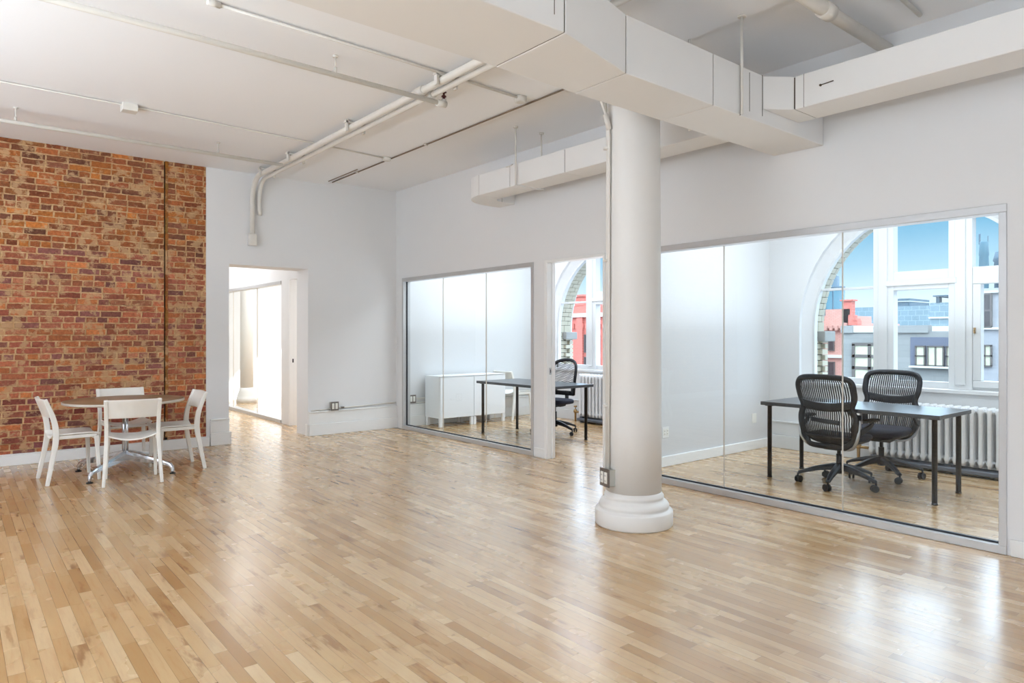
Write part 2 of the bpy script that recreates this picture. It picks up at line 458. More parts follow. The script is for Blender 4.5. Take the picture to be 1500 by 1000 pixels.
# outside wall with two round-headed openings
WY = (2.963, 7.625); RI, RO, ZS, SILL, KZ = 1.34, 1.245, 1.53, .86, 1.09
def arch_pts(yc, R, n=28, k=KZ):
    return [(yc + R * cos(pi * i / n), ZS + k * R * sin(pi * i / n)) for i in range(n + 1)]
m = MB(); ZT = ZC + .12
ends = [YMIN]
for yc in sorted(WY):
    ends += [yc - RI, yc + RI]
ends += [YH]
for k in range(0, len(ends), 2):
    m.box(XW, XW + .02, ends[k], ends[k + 1], 0, ZT)
for yc in WY:
    m.box(XW, XW + .02, yc - RI, yc + RI, 0, SILL - .035)
    a = arch_pts(yc, RI)
    for p, q in zip(a, a[1:]):
        m.add([(XW, p[0], p[1]), (XW, q[0], q[1]), (XW, q[0], ZT), (XW, p[0], ZT)], [(0, 1, 2, 3)])
    # splayed reveal and sill
    inn = [(yc + RI, SILL)] + a + [(yc - RI, SILL)]
    b = arch_pts(yc, RO); out = [(yc + RO, SILL)] + b + [(yc - RO, SILL)]
    # stepped profile of the casing: flat, small step, splay
    prof = [(0., 0., 0), (.012, .035, 0), (.05, .045, 0), (.05, .06, 0), (.14, 1., 1)]
    stages = [[(XW, y, z) for y, z in inn]]
    for dx, fr, _ in prof[1:]:
        stages.append([(XW + dx, y0 + (y1 - y0) * fr, z0 + (z1 - z0) * fr) for (y0, z0), (y1, z1) in zip(inn, out)])
    for A, B in zip(stages, stages[1:]):
        for i in range(len(A) - 1):
            m.add([A[i], A[i + 1], B[i + 1], B[i]], [(0, 1, 2, 3)], True)
    m.box(XW - .025, XW + .16, yc - RI, yc + RI, SILL - .035, SILL - .001)
# outer body of the wall, beyond the window
for k in range(0, len(ends), 2):
    e0 = ends[k] + (.12 if k else 0); e1 = ends[k + 1] - (.12 if k + 2 < len(ends) else 0)
    m.box(XW + .14, XW + .60, ends[k] if k == 0 else ends[k] - .0 + .0, ends[k + 1], 0, ZT)
for yc in WY:
    m.box(XW + .14, XW + .60, yc - RI, yc + RI, -.3, SILL - .02)
    a = arch_pts(yc, RI)
    for p, q in zip(a, a[1:]):
        m.hull8([(XW + .14, p[0], p[1]), (XW + .14, q[0], q[1]), (XW + .14, q[0], ZT), (XW + .14, p[0], ZT)],
                [(XW + .60, p[0], p[1]), (XW + .60, q[0], q[1]), (XW + .60, q[0], ZT), (XW + .60, p[0], ZT)])
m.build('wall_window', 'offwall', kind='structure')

# windows: frame, mullions, transoms, sashes, panes
def office_window(n, yc):
    w = struct_empty('window_%d' % n, (XW + .14, yc, SILL))
    def P(name, mat, mb, parent=w, bev=.004):
        o = mb.build(name, mat, parent, bev, 1); return o
    x0, x1 = 0., .07
    H = lambda dy, R=RO: (ZS - SILL) + KZ * sqrt(max(0, R * R - dy * dy))
    f = MB()   # curved outer frame
    a = arch_pts(0, RO + .02, 28); b = arch_pts(0, RO - .03, 28)
    a = [(RO + .02, SILL)] + a + [(-RO - .02, SILL)]; b = [(RO - .03, SILL)] + b + [(-RO + .03, SILL)]
    for i in range(len(a) - 1):
        f.hull8([(x0, a[i][0], a[i][1] - SILL), (x0, a[i + 1][0], a[i + 1][1] - SILL), (x0, b[i + 1][0], b[i + 1][1] - SILL), (x0, b[i][0], b[i][1] - SILL)],
                [(x1, a[i][0], a[i][1] - SILL), (x1, a[i + 1][0], a[i + 1][1] - SILL), (x1, b[i + 1][0], b[i + 1][1] - SILL), (x1, b[i][0], b[i][1] - SILL)])
    f.box(x0, x1, -RO, RO, 0, .07)
    P('frame', 'wintrim', f, bev=0)
    for s in (1, -1):
        q = MB(); y0, y1 = sorted((s * .277, s * .50)); q.box(x0 - .03, x1 + .02, y0, y1, .0, H(.5) - .005)
        mu = P('mullion', 'wintrim', q)
        q = MB(); c = s * .39; q.box(x0 - .045, x0 - .03, c - .05, c + .05, .05, H(.5) - .05)
        P('moulding', 'wintrim', q, mu)
    q = MB(); q.box(x0 - .03, x1 + .02, -.277, .277, 1.09, 1.30)
    tr = P('transom', 'wintrim', q)
    q = MB(); q.box(x0 - .05, x0 - .03, -.36, .36, 1.14, 1.20); P('moulding', 'wintrim', q, tr)
    q = MB(); q.box(x0 + .01, x0 + .05, .50, RO - .06, 1.125, 1.155); P('glazing_bar', 'wintrim', q)
    # opening casement on the right: sash frame with latch
    q = MB(); ya, yb = -RO + .05, -.50
    q.box(x0 - .022, x1 + .01, yb - .075, yb - .001, .102, 1.118); q.box(x0 - .022, x1 + .01, ya, ya + .04, .102, 1.118)
    q.box(x0 - .024, x1 + .01, ya, yb - .001, 1.12, 1.30); q.box(x0 - .024, x1 + .01, ya, yb - .001, .03, .10)
    sa = P('sash', 'wintrim', q)
    q = MB(); q.box(x0 - .04, x0 - .0225, yb - .03, yb - .012, .60, .66); q.tube([(x0 - .04, yb - .02, .63), (x0 - .06, yb - .02, .625), (x0 - .062, yb - .035, .60)], .006, 8)
    P('latch', 'brass', q, sa, 0)
    g = MB()
    top = arch_pts(0, RO - .01, 40); poly = [(RO - .01, SILL)] + top + [(-RO + .01, SILL)]
    g.add([(x0 + .03, y, z - SILL) for y, z in poly], [tuple(range(len(poly)))]); P('pane', 'pane', g, bev=0)
    return w
office_window(1, WY[0]); office_window(2, WY[1])

# white glazed-brick reveals outside the windows
def brick_reveal(n, yc, D):
    t = struct_empty('trim_%d' % n, (0, 0, 0))
    b = MB(); mo = MB(); st = MB()
    X0, X1 = XW + .22, XW + .22 + D
    L = ZS - SILL
    rr = random.Random(n)
    for s in (1, -1):
        # straight jamb
        z = SILL - .1; k = 0
        while z < ZS - .02:
            cuts = [X0, X0 + D * .66, X1] if k % 2 else [X0, X0 + D * .33, X1]
            pr = .0 if z > ZS - .12 else .05
            for xa, xb in zip(cuts, cuts[1:]):
                y0 = yc + s * (RO - .005 - pr * (xa > X0)); y1 = yc + s * (RO + .12)
                b.box(xa + .004, xb - .004, min(y0, y1), max(y0, y1), z + .004, z + .066)
            z += .072; k += 1
        y0, y1 = sorted((yc + s * (RO - .10), yc + s * (RO + .12)))
        st.box(X0 + .05, XW + .55, y0, y1, ZS - .17, ZS - .04)
        ya, yb = sorted((yc + s * (RO + .012), yc + s * (RO + .12))); mo.box(X0, X1 - .01, ya, yb, SILL - .1, ZS)
    N = 54
    for i in range(N):
        a0 = pi * i / N; a1 = pi * (i + 1) / N; g = .0028
        cuts = [X0, X0 + D * .66, X1] if i % 2 else [X0, X0 + D * .33, X1]
        for xa, xb in zip(cuts, cuts[1:]):
            q = []
            for x in (xa + .004, xb - .004):
                q.append([(x, yc + R * cos(a), ZS + KZ * R * sin(a)) for R, a in ((RO - .005, a0 + g), (RO + .12, a0 + g), (RO + .12, a1 - g), (RO - .005, a1 - g))])
            b.hull8(q[0], q[1])
        mo.hull8([(X0, yc + R * cos(a), ZS + KZ * R * sin(a)) for R, a in ((RO + .012, a0), (RO + .12, a0), (RO + .12, a1), (RO + .012, a1))],
                 [(X1 - .01, yc + R * cos(a), ZS + KZ * R * sin(a)) for R, a in ((RO + .012, a0), (RO + .12, a0), (RO + .12, a1), (RO + .012, a1))])
    b.build('glazed_brick', 'glazedbrick', t); mo.build('pointing', 'darkmortar', t); st.build('impost_stone', 'stone', t, .01)
brick_reveal(1, WY[0], .22); brick_reveal(2, WY[1], .27)

# glazed office fronts
def glazing(n, y0, y1, joints):
    w = struct_empty('window_%d' % n, (XR, y0, 0)); L = y1 - y0
    a, b = -.012, .112
    f = MB(); f.box(a, b, 0, L, 2.255, 2.31); f.build('head_channel', 'alu', w, .003, 1)
    f = MB(); f.box(a, b, 0, L, 0, .055); f.build('sill_channel', 'alu', w, .003, 1)
    for ya in (0, L - .045):
        f = MB(); f.box(a, b, ya, ya + .045, .055, 2.255); f.build('side_channel', 'alu', w, .003, 1)
    f = MB(); f.box(.038, .062, .045, L - .045, .055, .066)
    for ya in (.045, L - .055): f.box(.040, .060, ya, ya + .010, .055, 2.255)
    f.build('gasket', 'gasket', w)
    ys = [.045] + [j - y0 for j in joints] + [L - .045]
    for p, q in zip(ys, ys[1:]):
        g = MB(); g.add([(.05, p, .06), (.05, q, .06), (.05, q, 2.25), (.05, p, 2.25)], [(0, 1, 2, 3)]); g.build('pane', 'glass', w)
    for j in ys[1:-1]:
        g = MB(); g.box(.043, .057, j - .003, j + .003, .06, 2.25); g.build('pane_joint', 'edge', w)
glazing(3, 1.39, 4.65, [2.483, 3.547]); glazing(4, 6.10, 9.16, [7.10, 8.11])

# office doorway frame (door itself not in view)
d = struct_empty('door_2', (XR, 4.95, 0))
f = MB(); f.box(-.015, .115, .90, .93, 0, 2.28); f.box(-.015, .115, 0, .03, 0, 2.28); f.box(-.015, .115, 0, .93, 2.28, 2.31)
f.box(-.015, .0, .93, .955, 0, 2.31); f.box(.055, .075, .885, .90, 0, 2.28)
f.build('door_frame', 'trim', d, .003, 1)
f = MB(); f.box(.02, .045, .893, .9005, .98, 1.06); sp = f.build('strike_plate', 'silver', d)
f = MB(); f.box(.027, .038, .8925, .8935, 1.0, 1.04); f.build('latch_hole', 'black', sp)

# baseboards
def base(name, boxes, mat='trim'):
    q = MB()
    for b in boxes: q.box(*b)
    q.build(name, mat, None, .006, 2, 'structure')
def tall_x(x0, x1, y):      # along X, wall face at y (faces -Y)
    return [(x0, x1, y - .045, y, 0, .165), (x0, x1, y - .028, y, .165, .325), (x0, x1, y - .04, y, .325, .345)]
base('baseboard_back_brick', [(XMIN, 2.585, YB - .045, YB + .044, 0, .115), (XMIN, 2.56, YB - .03, YB + .03, .115, .125)])
base('baseboard_back_pier', tall_x(2.60, DX0, YB) + [(DX0, DX0 + .02, YB - .045, YB + .06, 0, .165)])
base('baseboard_back', tall_x(DX1, XR, YB) + [(DX1 - .02, DX1, YB - .02, YB + .06, 0, .165)])
base('baseboard_office_back', tall_x(XR + G, XW, YB))
base('baseboard_partition', [(XR + G, XW, 4.685, 4.71, 0, .115), (XR + G, XW, 4.84, 4.865, 0, .115)])
def tall_y(y0, y1): return [(XW - .045, XW, y0, y1, 0, .165), (XW - .028, XW, y0, y1, .165, .325), (XW - .04, XW, y0, y1, .325, .345)]
base('baseboard_window', tall_y(-1.5, 4.685) + tall_y(4.865, YB - .045), 'wintrim')
base('baseboard_right', [(XR - .018, XR, YMIN, 1.37, 0, .11), (XR - .018, XR, 5.885, 6.085, 0, .11), (XR - .018, XR, 4.67, 4.94, 0, .11)])

# ---------------- hall behind the doorway
m = MB(); m.box(XMIN, 8.4, YH, YH + .2, 0, ZC + .05); m.build('wall_far', 'wall', kind='structure')
m = MB(); m.box(2.0, 2.1, YB + .41, YH, 0, ZC); m.build('wall_hall_left', 'wall', kind='structure')
XG = 4.16
m = MB(); m.box(XG, XG + .1, YB + .41, YH, 2.32, ZC); m.box(XG, XG + .1, 10.62, 10.98, 0, 2.32); m.build('wall_hall_right', 'wall', kind='structure')
w = struct_empty('window_5', (XG, 10.98, 0)); LH = YH - 10.98
f = MB(); f.box(-.012, .112, 0, LH, 2.27, 2.32); f.build('head_channel', 'alu', w)
f = MB(); f.box(-.012, .112, 0, LH, 0, .055); f.build('sill_channel', 'alu', w)
for a, b in ((.0, 1.27), (1.27, 2.6), (2.6, LH)):
    g = MB(); g.add([(.05, a, .055), (.05, b, .055), (.05, b, 2.27), (.05, a, 2.27)], [(0, 1, 2, 3)]); g.build('pane', 'glass', w)
for a in (1.27, 2.6):
    g = MB(); g.box(.044, .056, a - .003, a + .003, .055, 2.27); g.build('pane_joint', 'edge', w)
d = struct_empty('door_3', (XG, YB + .41, 0))
f = MB(); f.box(-.015, .115, 1.17 - .31 - .03, .86, 0, 2.32); f.build('door_frame', 'trim', d)
f = MB(); f.box(.03, .05, .826, .832, 1.0, 1.06); f.build('strike_plate', 'black', d)
# ------------------------------------------------------------------ column
CX, CY = 4.058, 3.456
t = thing('column', 'round white floor-to-ceiling column on a moulded base, with an outlet box on its side', 'column', (CX, CY, 0))
m = MB(); m.lathe([(.290, 0), (.2955, .012), (.2955, .108), (.290, .118), (.268, .124), (.262, .132), (.268, .142), (.266, .160), (.256, .176), (.240, .188), (.226, .196), (.222, .206), (.228, .214), (.226, .228), (.216, .240), (.211, .255)], n=56)
m.build('base', 'column', t)
m = MB(); m.lathe([(.211, .254), (.2095, .8), (.205, 2.0), (.199, 3.25), (.199, 3.27), (.206, 3.28), (.206, 3.31), (.2, 3.32), (.2, 3.38), (.212, 3.40), (.235, 3.44), (.235, ZC)], n=56)
m.build('shaft', 'column', t)
t = thing('column', 'plain white column with a flared base beyond the hall glass, seen through the doorway', 'column', (4.86, 14.80, 0))
m = MB(); m.lathe([(.205, 0), (.205, .10), (.195, .11), (.185, .16), (.155, .24), (.135, .32)], n=32); m.build('base', 'column', t)
m = MB(); m.lathe([(.135, .32), (.13, 2.0), (.125, 3.3), (.17, 3.45), (.18, ZC + .05)], n=32); m.build('shaft', 'column', t)
# outlet box on the column with the conduit that feeds it
na = radians(163.5); nx, ny = cos(na), sin(na)
t = thing('outlet_box', 'double electrical outlet box with bronze plate on the side of the white column', 'outlet', (CX + nx * .195, CY + ny * .195, .37), na)
m = MB(); m.box(0, .058, -.060, .060, -.062, .062); m.build('box', 'steelbox', t, .004, 2)
m = MB(); m.box(.058, .068, -.066, .066, -.068, .068); pl = m.build('cover_plate', 'plate', t, .003, 2)
for y in (-.027, .027):
    m = MB(); m.box(.066, .074, y - .018, y + .018, -.042, .042); s = m.build('socket', 'socket', pl, .002, 1)
    for zz in (-.022, .018):
        for dy in (-.006, .006):
            m = MB(); m.box(.0735, .0748, y + dy - .0012, y + dy + .0012, zz - .006, zz + .006); m.build('slot', 'black', s)
t = thing('conduit', 'thin white conduit running up the left side of the column to its outlet box', 'conduit', (CX, CY, 0))
def cpt(r, dz, da=0): a = na + da; return (r * cos(a), r * sin(a), dz)
m = MB(); m.tube([cpt(.226, .43), cpt(.224, 1.5), cpt(.219, 2.95), cpt(.224, 3.02), cpt(.25, 3.12), cpt(.285, 3.2), cpt(.30, 3.3), cpt(.30, ZC - .002)], .012, 10); m.build('pipe', 'pipe', t)
m = MB(); m.tube([cpt(.224, .43, -.14), cpt(.222, 1.5, -.14), cpt(.217, 2.95, -.14), cpt(.222, 3.05, -.14), cpt(.235, 3.2, -.14), cpt(.25, 3.35, -.14), cpt(.262, ZC - .002, -.14)], .010, 10); m.build('pipe', 'pipe', t)
m = MB(); m.tube([cpt(.216, 3.0), cpt(.252, 3.11)], .021, 10); m.build('fitting', 'pipe', t)
for zz in (.9, 2.0, 2.85):
    m = MB(); m.tube([cpt(.236, zz, -.07), cpt(.236, zz + .018, -.07)], .022, 8); m.build('strap', 'pipe', t)

# ------------------------------------------------------------------ air ducts
ZB, ZD = 2.95, 3.29
def quad(x, y0, y1, z0, z1): return [(x, y0, z0), (x, y1, z0), (x, y1, z1), (x, y0, z1)]
t = thing('air_duct', 'large white sheet-metal air duct crossing the ceiling from above the camera to the office wall', 'air duct', (0, 0, 0))
m = MB(); m.hull8(quad(-2.5, 2.46, 3.005, ZB + .006, ZD - .006), quad(2.36, 2.46, 3.005, ZB + .006, ZD - .006))
m.hull8(quad(2.36, 2.46, 3.005, ZB + .006, ZD - .006), quad(3.0, 2.618, 3.024, ZB + .006, ZD - .006))
m.box(3.0, XR, 2.618, 3.024, ZB + .006, ZD - .006); m.build('seam_liner', 'seam', t)
def dsec(x0, a0, b0, x1, a1, b1, tt=t, z0=ZB, z1=ZD, g=.0045):
    q = MB(); q.hull8(quad(x0 + g, a0, b0, z0, z1), quad(x1 - g, a1, b1, z0, z1)); return q.build('duct_section', 'duct', tt, .004, 1)
dsec(-2.5, 2.452, 3.012, .9, 2.452, 3.012); dsec(.9, 2.452, 3.012, 2.36, 2.452, 3.012)
dsec(2.36, 2.452, 3.012, 3.0, 2.61, 3.03); dsec(3.0, 2.61, 3.03, 3.86, 2.61, 3.03); dsec(3.86, 2.61, 3.03, XR - .001, 2.61, 3.03)
for bx in ((2.285, 2.289, 2.4505, 2.46, ZB + .07, ZD), (4.17, 4.175, 2.6085, 2.62, ZB, ZD), (4.285, 4.290, 2.6085, 2.62, ZB + .05, ZD - .02), (4.450, 4.455, 2.6085, 2.62, ZB + .05, ZD)):
    m = MB(); m.box(*bx); m.build('seam', 'seam', t)
for x, y in ((4.16, 2.59), (4.2, 3.045)):
    m = MB(); m.tube([(x, y, ZB), (x, y, ZC + (.05 if x >= 4.2 else 0))], .010, 8); m.tube([(x, y, ZC - .012 + (.05 if x >= 4.2 else 0)), (x, y, ZC + (.05 if x >= 4.2 else 0))], .028, 10); m.build('hanger_rod', 'pipe', t)
# right branch
za, zb = 3.05, 3.285
t = thing('air_duct', 'white branch duct running along the office wall to the upper right corner of the view', 'air duct', (0, 0, 0))
m = MB(); m.box(4.646, 4.954, -3, 2.47, za + .006, zb - .006); m.prism([(4.462, 2.606), (4.646, 2.47), (4.954, 2.47), (4.954, 2.606)], za + .006, zb - .006); m.build('seam_liner', 'seam', t)
m = MB(); m.prism([(4.456, 2.608), (4.638, 2.474), (4.962, 2.474), (4.962, 2.608)], za, zb); m.build('take_off', 'duct', t, .003, 1)
for a, b in ((2.47, 1.0), (1.0, -.6), (-.6, -3.)):
    m = MB(); m.box(4.64, 4.96, b + .0035, a - .0035, za, zb); m.build('duct_section', 'duct', t, .004, 1)
m = MB(); m.tube([(4.63, 2.28, 3.17), (4.655, 2.28, 3.17)], .008, 8); m.tube([(4.634, 2.28, 3.17), (4.634, 2.19, 3.175)], .0035, 6); m.build('damper_handle', 'seam', t)
m = MB(); m.box(4.6395, 4.645, 2.40, 2.403, za, zb); m.build('seam', 'seam', t)
# left branch, with the elbow into the wall
t = thing('air_duct', 'white branch duct behind the column, its rounded elbow turning into the office wall', 'air duct', (0, 0, 0))
m = MB(); m.box(4.696, 4.994, 3.034, 6.3, za + .006, zb - .006); m.build('seam_liner', 'seam', t)
m = MB(); m.prism([(4.5, 3.034), (4.962, 3.034), (5.0, 3.18), (4.69, 3.20)], za, zb); m.build('take_off', 'duct', t, .003, 1)
for a, b in ((3.21, 4.88), (4.88, 5.74), (5.74, 6.30)):
    m = MB(); m.box(4.69, 5.0, a + .0035, b - .0035, za, zb); m.build('duct_section', 'duct', t, .004, 1)
o = arc(5.15, 6.302, .46, pi, pi / 2, 12); i_ = arc(5.15, 6.302, .15, pi / 2, pi, 8)
m = MB(); m.prism(o + [(XR - .001, 6.762), (XR - .001, 6.452)] + i_, za, zb); m.build('elbow', 'duct', t, .003, 1)
m = MB(); m.box(5.15, 5.153, 6.4505, 6.455, za, zb); m.build('seam', 'seam', t)
for x in (4.66, 5.03):
    m = MB(); m.tube([(x, 5.6, za - .005), (x, 5.6, ZC + .05)], .009, 8); m.tube([(x, 5.6, ZC + .035), (x, 5.6, ZC + .05)], .026, 10); m.build('hanger_rod', 'pipe', t)
m = MB(); m.box(4.64, 5.05, 5.585, 5.615, za - .012, za - .0); m.build('hanger_strap', 'duct', t)
m = MB(); m.tube([(4.68, 5.67, zb + .0), (4.655, 5.69, zb - .02), (4.65, 5.75, zb - .02)], .006, 8); m.build('hook', 'pipe', t)

# ------------------------------------------------------------------ pipes and conduits on the ceiling
def hang(t, x, y, z, r=.022):
    q = MB(); q.tube([(x, y, z + r), (x, y, ZC)], .006, 8); q.tube([(x, y, z - r * .2), (x, y, z + r * 2.6)], .013, 8)
    q.tube([(x, y, ZC - .015), (x, y, ZC)], .02, 10); q.build('hanger', 'pipe', t)
# the twin run that bends down the back wall
t = thing('conduit_run', 'twin white conduits along the ceiling, bending down the back wall above the doorway', 'conduit', (0, 0, 0))
def bend(x, z, r, ye, zend, yw):
    pts = [(x, YMIN + 1, z), (x, 2, z), (x, ye, z)]
    for k in range(1, 9):
        a = pi / 2 * k / 8; pts.append((x, ye + r * sin(a), z - r + r * cos(a)))
    pts.append((x, yw, zend)); return pts
m = MB(); m.tube(bend(3.13, 3.545, .30, YB - .345, 2.79, YB - .045), .032, 12); m.build('pipe', 'pipe', t)
m = MB(); m.tube(bend(3.225, 3.53, .26, YB - .30, 3.12, YB - .04)[:-1] + [(3.225, YB - .04, 3.16), (3.24, YB - .03, 3.1), (3.245, YB - .01, 3.07)], .026, 12); m.build('pipe', 'pipe', t)
m = MB(); m.box(3.075, 3.185, YB - .085, YB - .002, 2.64, 2.80); m.build('pull_box', 'pipe', t, .015, 3)
for y in (4.7, 6.35, 7.9, 8.85):
    m = MB(); m.box(3.06, 3.29, y, y + .04, 3.582, 3.60); m.box(3.07, 3.09, y, y + .04, 3.5, ZC - .002); m.box(3.26, 3.28, y, y + .04, 3.5, ZC - .002); m.build('strut_clamp', 'pipe', t)
for y in (5.05,):
    m = MB(); m.tube([(3.13, y - .06, 3.545), (3.13, y + .06, 3.545)], .042, 12); m.tube([(3.225, y - .06, 3.53), (3.225, y + .06, 3.53)], .036, 12); m.build('coupling', 'pipe', t)
# sprinkler lines
t = thing('sprinkler_pipe', 'white sprinkler pipe across the mid ceiling, ending in a dark red head', 'pipe', (0, 0, 0))
m = MB(); m.tube([(XMIN, 4.95, 3.47), (1.3, 4.95, 3.47), (3.30, 5.0, 3.47)], .021, 10); m.build('pipe', 'pipe', t)
m = MB(); m.tube([(3.27, 5.0, 3.47), (3.36, 5.0, 3.47)], .030, 10); m.tube([(3.34, 5.0, 3.465), (3.34, 5.0, 3.51)], .022, 10); m.build('elbow', 'pipe', t)
m = MB(); m.lathe([(.012, 3.51), (.012, 3.53), (.022, 3.532), (.022, 3.54), (.009, 3.55), (.009, 3.565), (.024, 3.57), (.024, 3.576)], 3.34, 5.0, 12); m.build('sprinkler_head', 'redbulb', t)
for x in (-1.0, 2.31): hang(t, x, 4.97, 3.47)
t = thing('sprinkler_pipe', 'white sprinkler pipe close to the brick wall, ending at the twin conduits', 'pipe', (0, 0, 0))
m = MB(); m.tube([(XMIN, 8.06, 3.47), (3.06, 8.02, 3.47)], .020, 10); m.build('pipe', 'pipe', t)
for x in (-1.9, .475, 2.33): hang(t, x, 8.05, 3.47)
# thin surface conduits with boxes
t = thing('ceiling_conduit', 'thin white conduit on the ceiling nearest the brick wall, with a square box midway', 'conduit', (0, 0, 0))
m = MB(); m.tube([(XMIN, 7.24, 3.606), (1.3, 7.27, 3.606), (3.2, 7.36, 3.606), (4.12, 7.44, 3.606)], .009, 8); m.build('pipe', 'pipe', t)
m = MB(); m.box(1.235, 1.365, 7.21, 7.33, 3.55, ZC); m.box(1.26, 1.34, 7.33, 7.40, 3.57, ZC); m.build('junction_box', 'pipe', t, .006, 2)
m = MB(); m.lathe([(.03, 3.575), (.05, 3.58), (.052, 3.60), (.052, ZC)], 4.13, 7.44, 20); m.build('end_box', 'pipe', t)
t = thing('ceiling_conduit', 'thin grey-white conduit beside the wide duct, ending at a small round box near the column', 'conduit', (0, 0, 0))
m = MB(); m.tube([(1.34, 4.66, 3.602), (2.8, 4.69, 3.602), (3.97, 4.75, 3.602)], .012, 8); m.build('pipe', 'pipe', t)
m = MB(); m.lathe([(.035, 3.565), (.055, 3.572), (.058, 3.60), (.058, ZC)], 4.02, 4.76, 20); m.build('end_box', 'pipe', t)
m = MB(); m.tube([(1.28, 4.655, 3.602), (1.36, 4.66, 3.602)], .022, 8); m.build('coupling', 'pipe', t)
t = thing('cable', 'thin dark cable along the ceiling edge toward the far corner', 'cable', (0, 0, 0))
m = MB(); m.tube([(4.17, 3.2, ZC - .011), (4.175, 6.0, ZC - .011), (4.18, 8.4, ZC - .011), (4.185, 9.1, ZC - .011)], .008, 8); m.build('wire', 'cable', t)
m = MB(); m.tube([(4.12, 8.2, ZC - .006), (4.125, 9.1, ZC - .006)], .006, 8); m.build('wire', 'cable', t)
for y in (6.6, 7.5, 8.3):
    m = MB(); m.box(4.15, 4.195, y, y + .02, ZC - .022, ZC - .002); m.build('clip', 'pipe', t)
t = thing('pipe', 'thick white pipe across the ceiling at upper right, passing behind the branch duct', 'pipe', (0, 0, 0))
m = MB(); m.tube([(3.4, 2.13, 3.56), (4.3, 2.13, 3.56), (5.36, 2.13, 3.56)], .043, 14); m.build('pipe_length', 'pipe', t)
m = MB(); m.tube([(4.36, 2.13, 3.56), (4.47, 2.13, 3.56)], .055, 14); m.build('coupling', 'pipe', t)
m = MB(); m.tube([(4.40, 2.13, 3.56), (4.40, 2.13, ZC + .05)], .012, 8); m.build('hanger', 'pipe', t)
t = thing('ceiling_conduit', 'short thin conduit on the ceiling right of the thick white pipe', 'conduit', (0, 0, 0))
m = MB(); m.tube([(4.2, 1.80, ZC + .03), (5.16, 1.84, ZC + .03)], .015, 8); m.build('pipe', 'pipe', t)

# ------------------------------------------------------------------ outlets and surface raceways on the walls
def wall_outlet(name, label, loc, rz, group=None, boxd=.05, plate='plate'):
    t = thing(name, label, 'outlet', loc, rz)
    m = MB(); m.box(-.058, .058, -boxd, 0, -.06, .06); m.build('box', 'steelbox' if boxd > .01 else 'trim', t, .004, 1)
    m = MB(); m.box(-.062, .062, -boxd - .008, -boxd, -.064, .064); pl = m.build('cover_plate', plate, t, .003, 1)
    for x in (-.026, .026):
        m = MB(); m.box(x - .018, x + .018, -boxd - .014, -boxd - .006, -.042, .042); m.build('socket', 'socket', pl, .002, 1)
    return t
wall_outlet('wall_outlet', 'double outlet box with bronze plate on the back wall right of the doorway', (4.31, YB, .405), 0)
wall_outlet('wall_outlet', 'double outlet box with bronze plate inside the far office, beside the white cabinet', (5.62, YB, .43), 0)
t = thing('cable_raceway', 'thin white surface raceway along the baseboard top right of the doorway', 'raceway', (0, 0, 0))
m = MB(); m.tube([(3.965, YB - .02, .352), (4.25, YB - .02, .37)], .010, 8); m.build('pipe', 'pipe', t)
m = MB(); m.tube([(4.37, YB - .022, .375), (4.46, YB - .022, .372), (5.34, YB - .022, .392)], .011, 8); m.build('pipe', 'pipe', t)
m = MB(); m.box(4.42, 4.47, YB - .034, YB - .008, .362, .386); m.build('coupling', 'plate', t)
t = thing('cable_raceway', 'thin white surface raceway inside the far office behind the white cabinet', 'raceway', (0, 0, 0))
m = MB(); m.tube([(5.68, YB - .02, .43), (8.1, YB - .02, .44)], .010, 8); m.build('pipe', 'pipe', t)
m = MB(); m.tube([(5.48, YB - .02, .362), (8.1, YB - .02, .365)], .010, 8); m.build('pipe', 'pipe', t)
# flush plates on the office partition
t = thing('wall_outlet', 'white flush double outlet on the partition just right of the column', 'outlet', (6.06, 4.71, .375), 0)
m = MB(); m.box(-.055, .055, -.006, 0, -.06, .06); m.build('cover_plate', 'trim', t, .002, 1)
for x in (-.024, .024):
    m = MB(); m.box(x - .017, x + .017, -.009, -.005, -.036, .036); s = m.build('socket', 'socket', t, .001, 1)
    for zz in (-.018, .014):
        for dx in (-.006, .006):
            m = MB(); m.box(x + dx - .0015, x + dx + .0015, -.0098, -.0088, zz - .005, zz + .005); m.build('slot', 'black', s)
t = thing('wall_plate', 'plain white blank plate on the partition beside the black desk', 'wall plate', (7.84, 4.71, .39), 0)
m = MB(); m.box(-.05, .05, -.007, 0, -.06, .06); m.build('cover_plate', 'socket', t, .002, 1)
